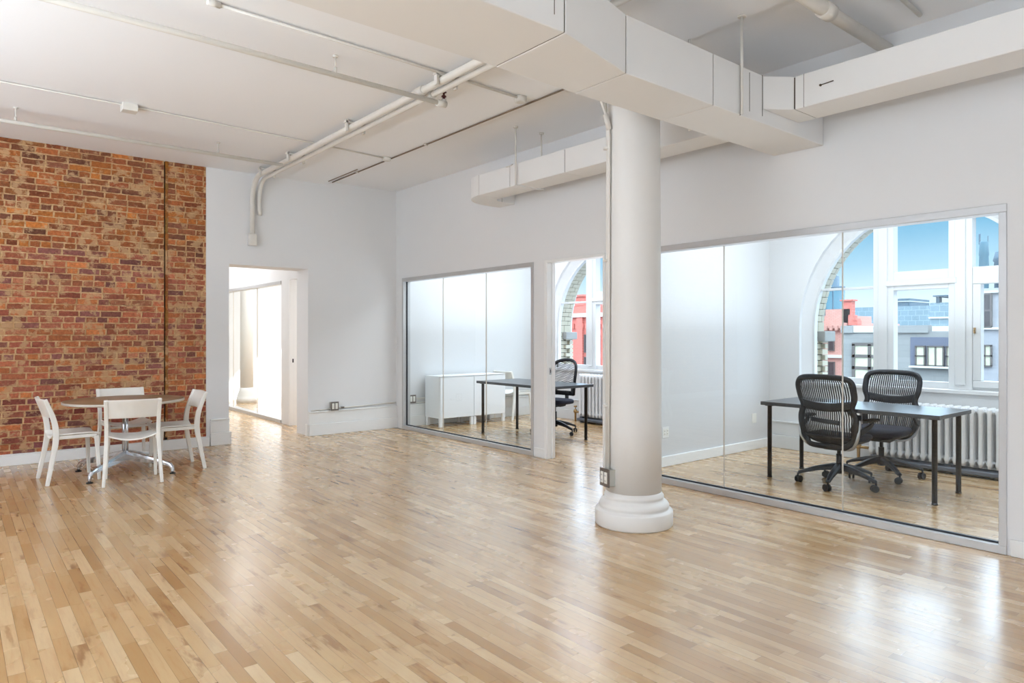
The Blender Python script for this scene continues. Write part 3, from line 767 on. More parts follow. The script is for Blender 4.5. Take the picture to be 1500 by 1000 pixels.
# ------------------------------------------------------------------ white cafe chairs
def rrect(w, d): return lambda i, t: [(-w(t) / 2, -d(t) / 2), (w(t) / 2, -d(t) / 2), (w(t) / 2, d(t) / 2), (-w(t) / 2, d(t) / 2)]
def spline(pts, n):
    """Catmull-Rom through pts"""
    P = [Vector(p) for p in pts]; P = [P[0] * 2 - P[1]] + P + [P[-1] * 2 - P[-2]]; out = []
    for i in range(1, len(P) - 2):
        for k in range(n):
            t = k / n
            a, b, c, d = P[i - 1], P[i], P[i + 1], P[i + 2]
            out.append(.5 * ((2 * b) + (c - a) * t + (2 * a - 5 * b + 4 * c - d) * t * t + (3 * b - a - 3 * c + d) * t ** 3))
    out.append(P[-2]); return [tuple(p) for p in out]
def make_white_chair(label, loc, rz, group):
    t = thing('cafe_chair', label, 'chair', loc, rz, group)
    for s in (-1, 1):
        m = MB(); m.sweep(spline([(s * .247, -.235, 0), (s * .228, -.180, .30), (s * .221, -.160, .46), (s * .222, -.178, .62), (s * .227, -.250, .825)], 7),
                          rrect(lambda t: .028 + .008 * min(1, t * 3), lambda t: .034 + .016 * sin(pi * min(1, t * .95)) ** 1.), up=(0, 1, 0), smooth=False)
        m.build('leg', 'chair', t, .006, 2)
        m = MB(); m.sweep([(s * .222, .205, 0), (s * .214, .195, .25), (s * .208, .185, .445)], rrect(lambda t: .027 + .014 * t, lambda t: .028 + .013 * t), up=(0, 1, 0), smooth=False)
        m.build('leg', 'chair', t, .006, 2)
    # curved back panel between the uprights
    def bk(u, v):
        x = (u - .5) * .47; z = .645 + .180 * v; k = (z - .62) / .205
        y = -.178 - .072 * k ** 1.25 - .034 * (1 - (2 * u - 1) ** 2)
        return (x, y, z), (-.12 * (2 * u - 1) * 2, 1, .25)
    m = MB(); m.sheet(bk, 16, 6, .016); m.build('backrest', 'chair', t, .004, 2)
    # dished seat, front edge rolled down
    def st(u, v):
        x = (u - .5) * (.445 - .02 * (1 - v)); y = -.185 + .40 * v
        sag = 1 - (2 * u - 1) ** 2
        z = .474 - .050 * sag * (1 - .55 * v) - .012 * max(0, (v - .75) * 4) ** 2 + .004
        return (x, y, z), (-.42 * (2 * u - 1) * (1 - .55 * v), 0, 1)
    m = MB(); m.sheet(st, 14, 12, .014); m.build('seat', 'chair', t, .004, 2)
    m = MB()
    for s in (-1, 1): m.box(s * .205 - .012, s * .205 + .012, -.17, .19, .43, .462)
    m.box(-.20, .20, .160, .182, .412, .436)
    m.build('seat_frame', 'chair', t, .004, 2)
    return t
GC = 'white chairs around the round table'
c0 = make_white_chair('white plastic chair nearest the camera at the round table, its back to us', (1.385, 7.61, 0), -.14, GC)
def again(src, label, loc, rz, group=None):
    c = copy_tree(src); c.location = loc; c.rotation_euler = (0, 0, rz); c['label'] = label
    if group: c['group'] = group
    elif 'group' in c: del c['group']
    return c
again(c0, 'white plastic chair on the left side of the round table, turned right', (.925, 8.10, 0), -pi / 2 + .067, GC)
again(c0, 'white plastic chair on the right side of the round table, nearest the doorway', (1.885, 8.05, 0), pi / 2, GC)
again(c0, 'white plastic chair between the round table and the brick wall', (1.525, 8.74, 0), pi + .05, GC)
again(c0, 'white plastic chair by itself in the far office, beyond the white cabinets', (7.50, 9.065, 0), -pi / 2)

# ------------------------------------------------------------------ round table
t = thing('round_table', 'round wood-topped table with a polished metal four-star base beside the brick wall', 'table', (1.41, 8.10, 0))
m = MB(); m.lathe([(0.001, .742), (.552, .742), (.556, .748), (.556, .764), (.553, .767), (.001, .767)], n=64, caps=False); m.build('tabletop', 'tabletop', t)
m = MB()
prof = [(.5565, .741), (.562, .744), (.564, .754), (.562, .765), (.5565, .7675)]
N = 64
m.rings([[(r * cos(2 * pi * k / N), r * sin(2 * pi * k / N), z) for r, z in prof] for k in range(N)], True, True, False, False, True)
m.build('edge_band', 'edge', t)
m = MB(); m.lathe([(.022, .12), (.023, .125), (.023, .60), (.023, .70), (.10, .735), (.10, .742)], n=24)
for k in range(4):
    a = pi / 4 + k * pi / 2; m.tube([(.023 * cos(a), .023 * sin(a), .14), (.023 * cos(a), .023 * sin(a), .70)], .011, 10)
m.build('pedestal', 'chrome', t)
m = MB()
for a in (pi / 4, 3 * pi / 4):
    c, s = cos(a), sin(a); m.sweep([(-.40 * c, -.40 * s, .733), (.40 * c, .40 * s, .733)], rrect(lambda t: .04, lambda t: .014), smooth=False)
m.build('top_bracket', 'silver', t)
for k in range(4):
    a = pi / 4 + k * pi / 2; c, s = cos(a), sin(a)
    R = [(.02, .185, .046, .105), (.12, .168, .046, .092), (.24, .147, .044, .074), (.36, .126, .042, .058), (.44, .112, .040, .048), (.490, .098, .038, .040), (.516, .072, .036, .034), (.525, .045, .032, .030), (.527, .020, .028, .028)]
    m = MB(); rs = []
    for q, (r, z, w, h) in enumerate(R):
        # section turns from vertical plane to horizontal at the toe
        tl = max(0., min(1., (r - .44) / .08)); ta = tl * pi / 2
        ur, uz = sin(ta), cos(ta)      # local 'up' of the section in the radial plane
        pts = []
        for du, dv in ((-1, -1), (1, -1), (1, .2), (.72, 1), (-.72, 1), (-1, .2)):
            rr = r + ur * dv * h / 2; zz = z + uz * dv * h / 2; lat = du * w / 2
            pts.append((rr * c - lat * s, rr * s + lat * c, zz))
        rs.append(pts)
    m.rings(rs, False); lg = m.build('base_arm', 'chrome', t, .004, 2)
    m = MB(); m.lathe([(.012, .024), (.014, .012), (.028, .010), (.030, .0)], .526 * c, .526 * s, 16); m.build('glide', 'rubber', lg)

# ------------------------------------------------------------------ black desks
def make_desk(label, x0, x1, y0, y1, legs, group):
    t = thing('desk', label, 'desk', ((x0 + x1) / 2, (y0 + y1) / 2, 0), 0, group)
    hx, hy = (x1 - x0) / 2, (y1 - y0) / 2
    m = MB(); m.box(-hx, hx, -hy, hy, .730, .766); m.build('desktop', 'desk', t, .003, 2)
    for lx, ly in legs:
        x, y = lx - (x0 + x1) / 2, ly - (y0 + y1) / 2
        m = MB(); m.lathe([(.0215, .012), (.0215, .722), (.045, .724), (.045, .730)], x, y, 20); l = m.build('leg', 'deskleg', t)
        m = MB(); m.lathe([(.024, 0), (.024, .012), (.0215, .014)], x, y, 20); m.build('foot', 'rubber', l)
    return t
make_desk('black desk on four round legs in the near office, two chairs drawn up to it', 6.388, 7.165, 2.13, 3.765, [(6.434, 3.69), (7.10, 3.70), (6.455, 2.19), (7.107, 2.215)], 'black desks')
make_desk('black desk on four round legs in the far office, seen through glass and doorway', 5.985, 6.80, 6.50, 8.10, [(6.054, 8.03), (6.712, 8.03), (6.054, 6.57), (6.724, 6.575)], 'black desks')

# ------------------------------------------------------------------ slatted-back office chairs
def star_base(t, hub_r, R, z_hub, z_end, ang, wheel=.028, mat='plastic', wide=.045):
    m = MB(); m.lathe([(hub_r * .9, z_hub - .05), (hub_r, z_hub - .03), (hub_r, z_hub + .02), (hub_r * .7, z_hub + .05)], n=20); m.build('hub', mat, t)
    for k in range(5):
        a = ang + k * 2 * pi / 5; c, s = cos(a), sin(a)
        pts = []; rs = []
        for q in range(9):
            u = q / 8; r = hub_r * .6 + (R - hub_r * .6) * u; z = z_hub + .012 - (z_hub - z_end) * u ** 1.7
            w = wide * (1.05 - .45 * u); h = .062 * (1 - .55 * u)
            rs.append([(r * c - l * s, r * s + l * c, z + e) for l, e in ((-w / 2, -h * .5), (w / 2, -h * .5), (w / 2, h * .1), (w * .28, h * .5), (-w * .28, h * .5), (-w / 2, h * .1))])
        m = MB(); m.rings(rs, False); arm = m.build('base_arm', mat, t, .004, 2)
        x, y = R * c, R * s
        m = MB()
        ca, sa = cos(a + .9), sin(a + .9)       # casters swivelled
        for off in (-.017, .017):
            ax = Vector((-sa, ca, 0)); o = Vector((x - ca * .012, y - sa * .012, wheel)) + ax * off
            rsx = []
            for dx, rr in ((-.009, wheel * .7), (-.009, wheel), (.009, wheel), (.009, wheel * .7)):
                rsx.append([tuple(o + ax * dx + Vector((ca * cos(q), sa * cos(q), sin(q))) * rr) for q in [2 * pi * j / 18 for j in range(18)]])
            m.rings(rsx, True)
        m.tube([(x, y, wheel + .01), (x, y, z_end + .01)], .010, 8)
        m.build('caster', 'rubber', arm, .002, 1)

def make_slat_chair(label, loc, rz, ang, group):
    t = thing('office_chair', label, 'chair', loc, rz, group)
    star_base(t, .038, .365, .165, .082, ang, .033, 'plastic', .070)
    m = MB(); m.tube([(0, 0, .13), (0, 0, .30)], .027, 14); m.tube([(0, 0, .29), (0, 0, .40)], .017, 12); m.build('gas_lift', 'deskleg', t)
    m = MB(); m.sweep([(0, -.17, .385), (0, -.05, .375), (0, .1, .395), (0, .16, .41)], rrect(lambda u: .15 - .03 * u, lambda u: .06), smooth=False)
    m.build('mechanism', 'plastic', t, .01, 2)
    # seat shell and cushion
    def outline(n, a, b, p=3.4):
        r = []
        for k in range(n):
            q = 2 * pi * k / n; c, s = cos(q), sin(q)
            r.append((a * abs(c) ** (2 / p) * (1 if c >= 0 else -1), b * abs(s) ** (2 / p) * (1 if s >= 0 else -1)))
        return r
    def seatz(x, y): return .012 * (x / .25) ** 2 - .030 * max(0, (y - .10) / .16) ** 2 + .012 * max(0, (-y - .05) / .2)
    def cushion(name, mat, zs):
        q = MB(); rs = []
        for sc, z in zs:
            rs.append([(x * sc, y * sc + .015, z + seatz(x * sc, y * sc)) for x, y in outline(36, .255, .250)])
        q.rings(rs, True); return q.build(name, mat, t)
    cushion('seat', 'seat', [(.90, .436), (.97, .440), (1.0, .452), (1.0, .470), (.975, .484), (.90, .492), (.6, .494), (.2, .491)])
    cushion('seat_shell', 'plastic', [(.45, .395), (.72, .402), (.90, .420), (.965, .436), (.9, .438)])
    # back: one curved surface; outline pinched below the head section
    HW = [(.395, .150), (.44, .205), (.50, .238), (.60, .255), (.68, .258), (.745, .234), (.79, .234), (.86, .258), (.95, .262), (1.00, .252), (1.035, .215), (1.050, .12)]
    def hw(z):
        for (za, wa), (zb_, wb) in zip(HW, HW[1:]):
            if za <= z <= zb_: 
                u = (z - za) / (zb_ - za); return wa + (wb - wa) * u
        return HW[-1][1]
    def yb(x, z):
        k = (z - .40) / .65
        return -.235 - .105 * k - .035 * sin(pi * min(1, max(0, k))) + .040 * sin(pi * min(1, max(0, (z - .62) / .34))) + .075 * (x / .26) ** 2 * (1 - .35 * k)
    def bp(x, z): return (x, yb(x, z), z)
    right = [bp(w, z) for z, w in HW]; left = [bp(-w, z) for z, w in reversed(HW)]
    loopp = spline(right + left + [right[0]], 4)[:-1]
    m = MB(); m.sweep(loopp, lambda i, u: [(.027 * cos(q), .015 * sin(q)) for q in [2 * pi * j / 8 for j in range(8)]], up=(0, 1, .15), loop=True); fr = m.build('back_frame', 'plastic', t)
    def strip(zf, n=18, half=.022, th=.012, sh=.92):
        def fn(u, v):
            x0 = (2 * u - 1); z = zf(x0) + (v - .5) * half * 2; x = x0 * hw(min(1.04, max(.4, z))) * sh
            return (x, yb(x, z) - .003, z), (0, 1, 0)
        q = MB(); q.sheet(fn, n, 4, th); return q
    m = strip(lambda s: .800 - .032 * (1 - s * s), half=.040, sh=1.0)
    m.build('waist_band', 'plastic', t)
    # solid lower bowl that turns under the seat
    def bowl(u, v):
        z = .365 + .135 * v; x = (2 * u - 1) * hw(max(.4, z)) * (.82 + .18 * min(1, v * 1.6))
        y = yb(x, max(.40, z)) + .10 * (1 - v) ** 2
        zz = z + .05 * (1 - v) * (2 * u - 1) ** 2 - (0 if v < .99 else .0)
        return (x, y, zz), (0, 1, .3)
    m = MB(); m.sheet(bowl, 16, 8, .014); m.build('back_bowl', 'plastic', t)
    # vertical slats of the net, in the two openings
    m = MB(); NS = 25
    for k in range(NS):
        s = -1 + 2 * (k + .5) / NS
        for lo, hi in ((.475, .775), (.815, 1.03)):
            pts = []
            for q in range(9):
                z = lo + (hi - lo) * q / 8; x = s * .245 * (hw(z) / .258) + .010 * sin((z - .5) * 9) * (1 if lo > .7 else -1) * .5
                pts.append((x, yb(x, z) + .004, z))
            m.sweep(pts, lambda i, u: [(-.0048, -.003), (.0048, -.003), (.0048, .003), (-.0048, .003)], up=(0, 1, 0), smooth=False)
    m.build('back_net', 'mesh', t)
    m = strip(lambda s: .640 - .01 * s, n=12, half=.020, th=.012, sh=.55); m.build('lumbar_pad', 'plastic', t)
    for s in (-1, 1):
        # silver side arc from the seat up to the arm
        m = MB(); m.sweep(spline([(s * .10, -.10, .36), (s * .20, -.17, .385), (s * .262, -.215, .47), (s * .280, -.205, .58), (s * .276, -.19, .66)], 6),
                          rrect(lambda u: .020, lambda u: .040 - .014 * u), up=(0, 1, 0), smooth=False); m.build('side_arc', 'silver', t, .005, 2)
        m = MB(); m.sweep(spline([(s * .283, -.20, .55), (s * .292, -.13, .565), (s * .305, -.03, .600), (s * .308, .02, .632)], 6), rrect(lambda u: .022, lambda u: .062 - .030 * u), up=(0, 0, 1), smooth=False)
        ar = m.build('armrest', 'plastic', t, .006, 2)
        q = MB(); rs = []
        for dz, sc in ((-.012, .86), (-.008, 1.), (.006, 1.), (.012, .9)):
            rs.append([(s * .305 + x * sc, y * sc - .01, .650 + dz) for x, y in outline(24, .043, .125, 2.8)])
        q.rings(rs, True); q.build('arm_pad', 'rubber', ar)
    return t
ka = make_slat_chair('charcoal slatted office chair on the room side of the near desk, its back to us', (6.60, 3.065, 0), -pi / 2, radians(46) + pi / 2, 'slatted office chairs')
def copy_slat(label, loc, rz): 
    c = again(ka, label, loc, rz, 'slatted office chairs'); return c
copy_slat('charcoal slatted office chair on the window side of the near desk, before the radiator', (7.33, 2.975, 0), pi / 2 + .03)

# ------------------------------------------------------------------ task chair in the far office
t = thing('task_chair', 'black swivel task chair with an arched mesh back, behind the desk in the far office', 'chair', (6.84, 7.32, 0), pi / 2 + .12)
star_base(t, .04, .345, .15, .075, radians(266) - pi / 2, .027, 'plastic', .055)
m = MB(); m.tube([(0, 0, .13), (0, 0, .32)], .027, 14); m.tube([(0, 0, .31), (0, 0, .42)], .016, 12); m.build('gas_lift', 'deskleg', t)
m = MB(); m.box(-.09, .09, -.14, .12, .395, .435); m.tube([(.05, .02, .415), (.22, .03, .41)], .008, 8); m.build('mechanism', 'plastic', t, .008, 2)
m = MB(); rs = []
for sc, z in ((.88, .436), (.97, .442), (1., .458), (1., .480), (.96, .496), (.86, .502), (.4, .500)):
    rs.append([(.25 * sc * abs(cos(q)) ** .6 * (1 if cos(q) >= 0 else -1), .245 * sc * abs(sin(q)) ** .6 * (1 if sin(q) >= 0 else -1) + .01, z) for q in [2 * pi * k / 32 for k in range(32)]])
m.rings(rs, True); m.build('seat', 'seat', t)
def ty(x, z): return -.235 - .055 * (z - .55) / .5 + .03 * sin(pi * max(0, min(1, (z - .55) / .5))) + .06 * (x / .24) ** 2
A = [(.195, .56), (.215, .66), (.232, .78), (.238, .88), (.222, .97), (.175, 1.03), (.09, 1.060), (0, 1.066)]
lp = [(x, ty(x, z), z) for x, z in A] + [(-x, ty(x, z), z) for x, z in reversed(A[:-1])]
m = MB(); m.sweep(spline(lp, 4), lambda i, u: [(.026 * cos(q), .016 * sin(q)) for q in [2 * pi * j / 8 for j in range(8)]], up=(0, 1, .1)); m.build('back_frame', 'plastic', t)
def aw(z):
    for (x0, z0), (x1, z1) in zip(A, A[1:]):
        if z0 <= z <= z1: return x0 + (x1 - x0) * (z - z0) / (z1 - z0)
    return A[0][0]
m = MB()
for k in range(15):       # wavy horizontal strands of the net
    z = .725 + .325 * k / 15; w = aw(z) - .01
    m.sweep([(w * (2 * q / 12 - 1), ty(w * (2 * q / 12 - 1), z) - .002, z + .006 * sin(q * 1.6 + k * .8)) for q in range(13)], lambda i, u: [(-.002, -.0042), (.002, -.0042), (.002, .0042), (-.002, .0042)], smooth=False)
m.build('back_net', 'mesh', t)
def lowp(u, v):
    z = .545 + .16 * v; x = (2 * u - 1) * aw(z) * .98; return (x, ty(x, z), z), (0, 1, 0)
m = MB()
for a, b in ((0, .16), (.16, .84), (.84, 1)):
    q0, q1 = a, b
    v0, v1 = (0, 1) if b - a < .5 else (0, .42)
    m.sheet(lambda u, v, q0=q0, q1=q1, v0=v0, v1=v1: lowp(q0 + (q1 - q0) * u, v0 + (v1 - v0) * v), 6, 3, .022)
m.sheet(lambda u, v: lowp(.16 + .68 * u, .86 + .14 * v), 6, 2, .022)
m.build('back_panel', 'plastic', t)
m = MB(); m.sweep(spline([(0, -.10, .41), (0, -.22, .42), (0, -.275, .50), (0, -.262, .60)], 5), rrect(lambda u: .07, lambda u: .02), up=(1, 0, 0), smooth=False); m.build('back_bracket', 'plastic', t, .005, 1)

# ------------------------------------------------------------------ white cabinets in the far office
def make_cabinet(label, x0):
    t = thing('cabinet', label, 'cabinet', (x0, 8.86, 0), 0, 'white cabinets in the far office')
    W, D, z0, z1 = .648, .44, .135, .79
    m = MB(); m.box(0, W, .018, D, z0, z1); m.build('body', 'cabinet', t, .003, 1)
    m = MB(); m.box(.003, W - .003, 0, .017, z0 + .003, z1 - .016); m.build('door', 'cabinet', t, .003, 1)
    m = MB(); m.box(0, W, -.002, D, z1 - .001, z1 + .006); m.build('top_plate', 'cabinet', t, .002, 1)
    for x in (.028, W - .028):
        for y in (.035, D - .04):
            m = MB(); m.box(x - .024, x + .024, y - .024, y + .024, 0, z0); m.build('leg', 'cabinet', t, .004, 1)
    return t
cb = make_cabinet('low white cabinet on square legs in the far office, the left one of the pair', 5.853)
again(cb, 'low white cabinet in the far office, the right one, partly behind the desk', (6.503, 8.86, 0), 0, 'white cabinets in the far office')

# ------------------------------------------------------------------ cast-iron radiators
def make_radiator(label, ystart, n, ztop, pitch=.0755):
    xc = XW - .14
    t = thing('radiator', label, 'radiator', (xc, ystart, 0), 0, 'cast iron radiators')
    z0 = .115
    def sec(y):
        q = MB()
        for dx in (-.062, 0, .062):
            q.tube([(dx, y, z0 - .01), (dx, y, z0 + .03), (dx, y, z0 + .07), (dx, y, ztop - .08), (dx, y, ztop - .03), (dx, y, ztop - .004)], [.014, .025, .020, .020, .027, .018], 10)
        q.tube([(-.07, y, ztop - .045), (.07, y, ztop - .045)], .027, 10)
        q.tube([(-.07, y, z0 + .04), (.07, y, z0 + .04)], .025, 10)
        q.tube([(0, y - pitch / 2, ztop - .05), (0, y + pitch / 2, ztop - .05)], .018, 8)
        q.tube([(0, y - pitch / 2, z0 + .04), (0, y + pitch / 2, z0 + .04)], .018, 8)
        return q
    s0 = sec(0).build('section', 'rad', t); s0.location = (0, -pitch * .6, 0)
    for k in range(1, n):
        c = s0.copy(); COL.objects.link(c); c.parent = t; c.location = (0, -pitch * (k + .6), 0)
    L = n * pitch
    m = MB(); m.box(-.10, .10, -L - .02, 0, .028, .075); m.build('base_rail', 'radbase', t, .01, 1)
    for y in (-.06, -L / 2, -L + .05):
        m = MB(); m.box(-.06, .06, y - .025, y + .025, 0, .10); m.build('foot', 'radbase', t, .005, 1)
    m = MB(); m.tube([(-.01, .005, z0 + .045), (-.01, .09, z0 + .045), (-.01, .10, z0 + .045)], .016, 10); m.tube([(-.01, .115, 0), (-.01, .115, .10), (-.01, .115, .20)], [.016, .018, .022], 10)
    m.lathe([(.026, .14), (.032, .155), (.032, .18), (.02, .195)], -.01, .115, 14)
    v = m.build('valve', 'brass', t)
    m = MB(); m.lathe([(.008, .19), (.008, .235), (.028, .238), (.028, .258), (.01, .262)], -.01, .115, 14); m.build('valve_wheel', 'brass', v)
    return t
make_radiator('silver cast iron radiator under the arched window behind the office chairs', 3.40, 23, .712)
make_radiator('taller silver cast iron radiator under the window of the far office, seen through the doorway', 8.0, 15, .80)
# ------------------------------------------------------------------ the street outside
def zz(z): return 1.45 + 2 * (z - 1.45)
m = MB(); m.box(9, 260, -120, 260, -14.2, -14); m.build('ground', 'street', kind='structure')
def rect(mb, x, y0, y1, z0, z1, d=.1):
    y0, y1 = sorted((y0, y1)); mb.box(x - d, x + d, y0, y1, z0, z1)
def win(parent, x, y0, y1, z0, z1, nx_=2, nz_=2, glass='extwin', fw=.09):
    y0, y1 = sorted((y0, y1))
    q = MB()
    for k in range(nx_ + 1):
        y = y0 + (y1 - y0) * k / nx_; q.box(x - .10, x + .02, y - fw / 2, y + fw / 2, z0, z1)
    for k in range(nz_ + 1):
        z = z0 + (z1 - z0) * k / nz_; q.box(x - .10, x + .02, y0 - fw / 2, y1 + fw / 2, z - fw / 2, z + fw / 2)
    w = q.build('window', 'extframe', parent)
    q = MB(); q.box(x - .03, x + .01, y0, y1, z0, z1); q.build('window_pane', glass, w)
    return w
# grey building straight across
X = 52.
b = thing('building', 'flat grey panelled building across the street, in the middle of the near office window', 'building', (X, 20, -14))
loc = Vector((X, 20, -14))
def L_(mb): mb.v = [tuple(Vector(p) - loc) for p in mb.v]; return mb
def BP(name, mat, mb, par, bev=0): return L_(mb).build(name, mat, par, bev)
def bwin(*a, **k):
    w = win(*a, **k)
    for o in (w, w.children[0]): 
        o.data.transform(Matrix.Translation(-loc))
    return w
m = MB(); m.box(X, X + 10, 19.0, 23.95, -14, zz(1.765) - .5); m.box(X, X + 8, 15.0, 19.0, -14, 1.66)
wl = BP('wall', 'greyfacade', m, b)
m = MB(); m.box(X - .15, X + .6, 23.05, 23.95, 1.55, 2.10); m.box(X - .15, X + .6, 18.0, 21.2, 1.55, 2.08); BP('parapet', 'greyfacade', m, b)
m = MB(); m.box(X - .1, X + .4, 21.2, 23.05, 1.58, 2.06); BP('parapet', 'parapet', m, b)
m = MB(); m.box(X - .06, X + .0, 15.0, 19.15, -.75, 1.25); BP('recess', 'greyshade', m, b)  # flat panel with the shade of the recess in its colour
m = MB(); m.box(X - .5, X + .0, 15.0, 19.1, -.86, -.74); BP('ledge', 'parapet', m, b)
bwin(b, X - .14, 18.75, 18.2, -.7, .62, 1, 2); bwin(b, X - .14, 18.0, 17.05, -.7, .62, 2, 1); bwin(b, X - .14, 16.85, 16.3, -.7, .62, 1, 2)
bwin(b, X - .12, 23.0, 20.7, -1.9, .72, 2, 3, 'extwin', .22)
m = MB(); m.box(X - .12, X, 20.15, 20.3, -14, .9); BP('downpipe', 'parapet', m, b)
# pale tall neighbour on the right
loc = Vector((50.5, 12, -14))
b = thing('building', 'tall pale blue building at the right edge of the near office window', 'building', tuple(loc))
m = MB(); m.box(50.5, 60, 4, 14.95, -14, zz(2.90)); BP('wall', 'palefacade', m, b)
bwin(b, 50.4, 14.6, 13.9, -.55, .75, 2, 2); bwin(b, 50.4, 14.6, 13.9, 1.9, 4.0, 1, 2, 'extdark')
for q in (1.75, 4.05):
    m = MB(); m.box(50.3, 50.6, 4, 14.9, q, q + .14); BP('band', 'parapet', m, b)
# pink building to the left
loc = Vector((76, 37, -14))
b = thing('building', 'sunlit pink brick building with a roof turret, left in the near office window', 'building', tuple(loc))
m = MB(); m.box(76, 90, 34.6, 60, -14, zz(1.93)); BP('wall', 'pinkfacade', m, b)
m = MB(); m.box(75.6, 90, 34.4, 60, zz(1.93) - .3, zz(1.93) + .3)
for k in range(18): m.box(75.4, 76, 34.6 + k * .6, 34.9 + k * .6, zz(1.80) - .25, zz(1.93))
BP('cornice', 'pinkfacade', m, b)
m = MB(); m.box(76.5, 84, 35.2, 60, zz(1.93), zz(2.5)); m.box(76.2, 77, 34.2, 36.9, zz(2.0), zz(2.85)); BP('attic', 'pinkfacade', m, b)
m = MB(); m.box(76.2, 77, 34.0, 35.0, zz(2.0), zz(3.28)); m.box(76.0, 77.2, 33.8, 35.2, zz(3.28), zz(3.36)); BP('turret', 'redfacade', m, b)
m = MB(); m.box(76, 77, 33.75, 34.3, zz(1.95), zz(2.5)); m.box(75.9, 77, 33.3, 34.0, zz(1.95), zz(2.2)); m.box(75.8, 77, 33.4, 33.7, zz(2.2), zz(2.3)); BP('bracket', 'redfacade', m, b)
for y in (36.1, 37.4, 38.7):
    bwin(b, 75.9, y + .3, y - .3, zz(.55), zz(1.3), 1, 1, 'extdark'); bwin(b, 75.9, y + .35, y - .35, zz(-1.05), zz(-.1), 1, 1, 'extdark')
m = MB(); m.box(75.7, 76.1, 34.6, 60, zz(.14), zz(.3)); BP('band', 'parapet', m, b)
# rooftop water tank behind it
loc = Vector((110, 54, 0))
b = thing('water_tank', 'dark teal rooftop water tank on a steel frame behind the pink building', 'water tank', tuple(loc))
m = MB(); m.lathe([(1.4, 5.2), (1.5, 5.4), (1.5, 7.2), (1.2, 7.6), (.1, 8.0)], 110, 54.8, 18); BP('tank', 'tank', m, b)
m = MB()
for a, c in ((-1.5, 0), (1.5, 0), (0, 1.4), (0, -1.4)): m.box(110 + c - .08, 110 + c + .08, 54.8 + a - .08, 54.8 + a + .08, -14, 5.3)
for z in (3.4, 4.6, 8.4): m.box(109.9, 110.1, 52.0, 56.6, z, z + .12)
m.box(109.9, 110.1, 52.0, 52.15, 4.6, 8.4)
BP('frame', 'bluedark', m, b)
m = MB(); m.box(112, 118, 51.6, 58, -14, 3.4); BP('housing', 'bluedark', m, b)
loc = Vector((150, 70, -14))
b = thing('tower', 'stepped round tower top far away, just left of the thin window bar', 'tower', tuple(loc))
m = MB(); m.lathe([(3.2, -14), (3.2, 11.6)], 150, 71.9, 20); BP('shaft', 'tank', m, b)
m = MB(); m.lathe([(3.3, 11.3), (3.3, 11.9), (2.2, 12.0), (2.1, 14.2), (1.5, 14.4), (1.4, 16), (.3, 17.5)], 150, 71.9, 20); BP('crown', 'bluedark', m, b)
# blue gridded block and glass penthouse in the distance
loc = Vector((140, 52, -14))
b = thing('building', 'distant blue-green gridded office block in the middle pane', 'building', tuple(loc))
m = MB(); m.box(140, 160, 48.6, 64, -14, zz(4.12)); BP('wall', 'bluefacade', m, b)
m = MB(); m.box(140, 150, 51.8, 54.3, zz(4.12), zz(4.85)); BP('roof_box', 'bluedark', m, b)
m = MB(); m.box(139.8, 150.2, 51.7, 54.4, zz(4.55), zz(4.62)); BP('band', 'parapet', m, b)
loc = Vector((120, 40, -14))
b = thing('building', 'glass penthouse with a raised dark roof, right in the middle pane', 'building', tuple(loc))
k = 120 / 140.
m = MB(); m.box(120, 130, 36.5, 41.4, -14, 1.45 + (zz(4.35) - 1.45) * k); BP('wall', 'bluefacade', m, b)
m = MB(); m.box(119.5, 131, 36.5, 40.8, 1.45 + (zz(4.9) - 1.45) * k, 1.45 + (zz(5.02) - 1.45) * k); m.box(120, 121, 40.0, 40.5, 1.45 + (zz(4.3) - 1.45) * k, 1.45 + (zz(4.95) - 1.45) * k); BP('roof', 'bluedark', m, b)
m = MB(); m.box(119.8, 120.1, 36.5, 41.5, 1.45 + (zz(2.9) - 1.45) * k, 1.45 + (zz(3.05) - 1.45) * k); m.box(119.7, 120.1, 36.5, 41.5, 1.45 + (zz(1.7) - 1.45) * k, 1.45 + (zz(2.2) - 1.45) * k); BP('band', 'parapet', m, b)
# slim teal stack on the right
loc = Vector((120, 34, -14))
b = thing('chimney', 'tall teal banded stack seen at the upper right of the near office window', 'chimney', tuple(loc))
m = MB(); m.lathe([(.62, -14), (.62, 9.5), (.68, 9.6), (.60, 11.3), (.66, 11.5), (.6, 13.2), (.66, 13.4), (.56, 15.2), (.5, 15.4)], 120, 34.05, 16); BP('stack', 'tank', m, b)
m = MB(); m.box(119.9, 120.1, 34.5, 34.7, 15, 16.6); m.box(119.95, 120.05, 33.5, 33.58, 15, 16.2); BP('mast', 'bluedark', m, b)
loc = Vector((125, 34, -14))
b = thing('chimney', 'second slender dark stack cut off by the right window frame', 'chimney', tuple(loc))
m = MB(); m.lathe([(.5, -14), (.5, 11), (.7, 11.2), (.5, 12.6), (.7, 12.8), (.4, 14.2)], 125, 33.6, 12); BP('stack', 'bluedark', m, b)
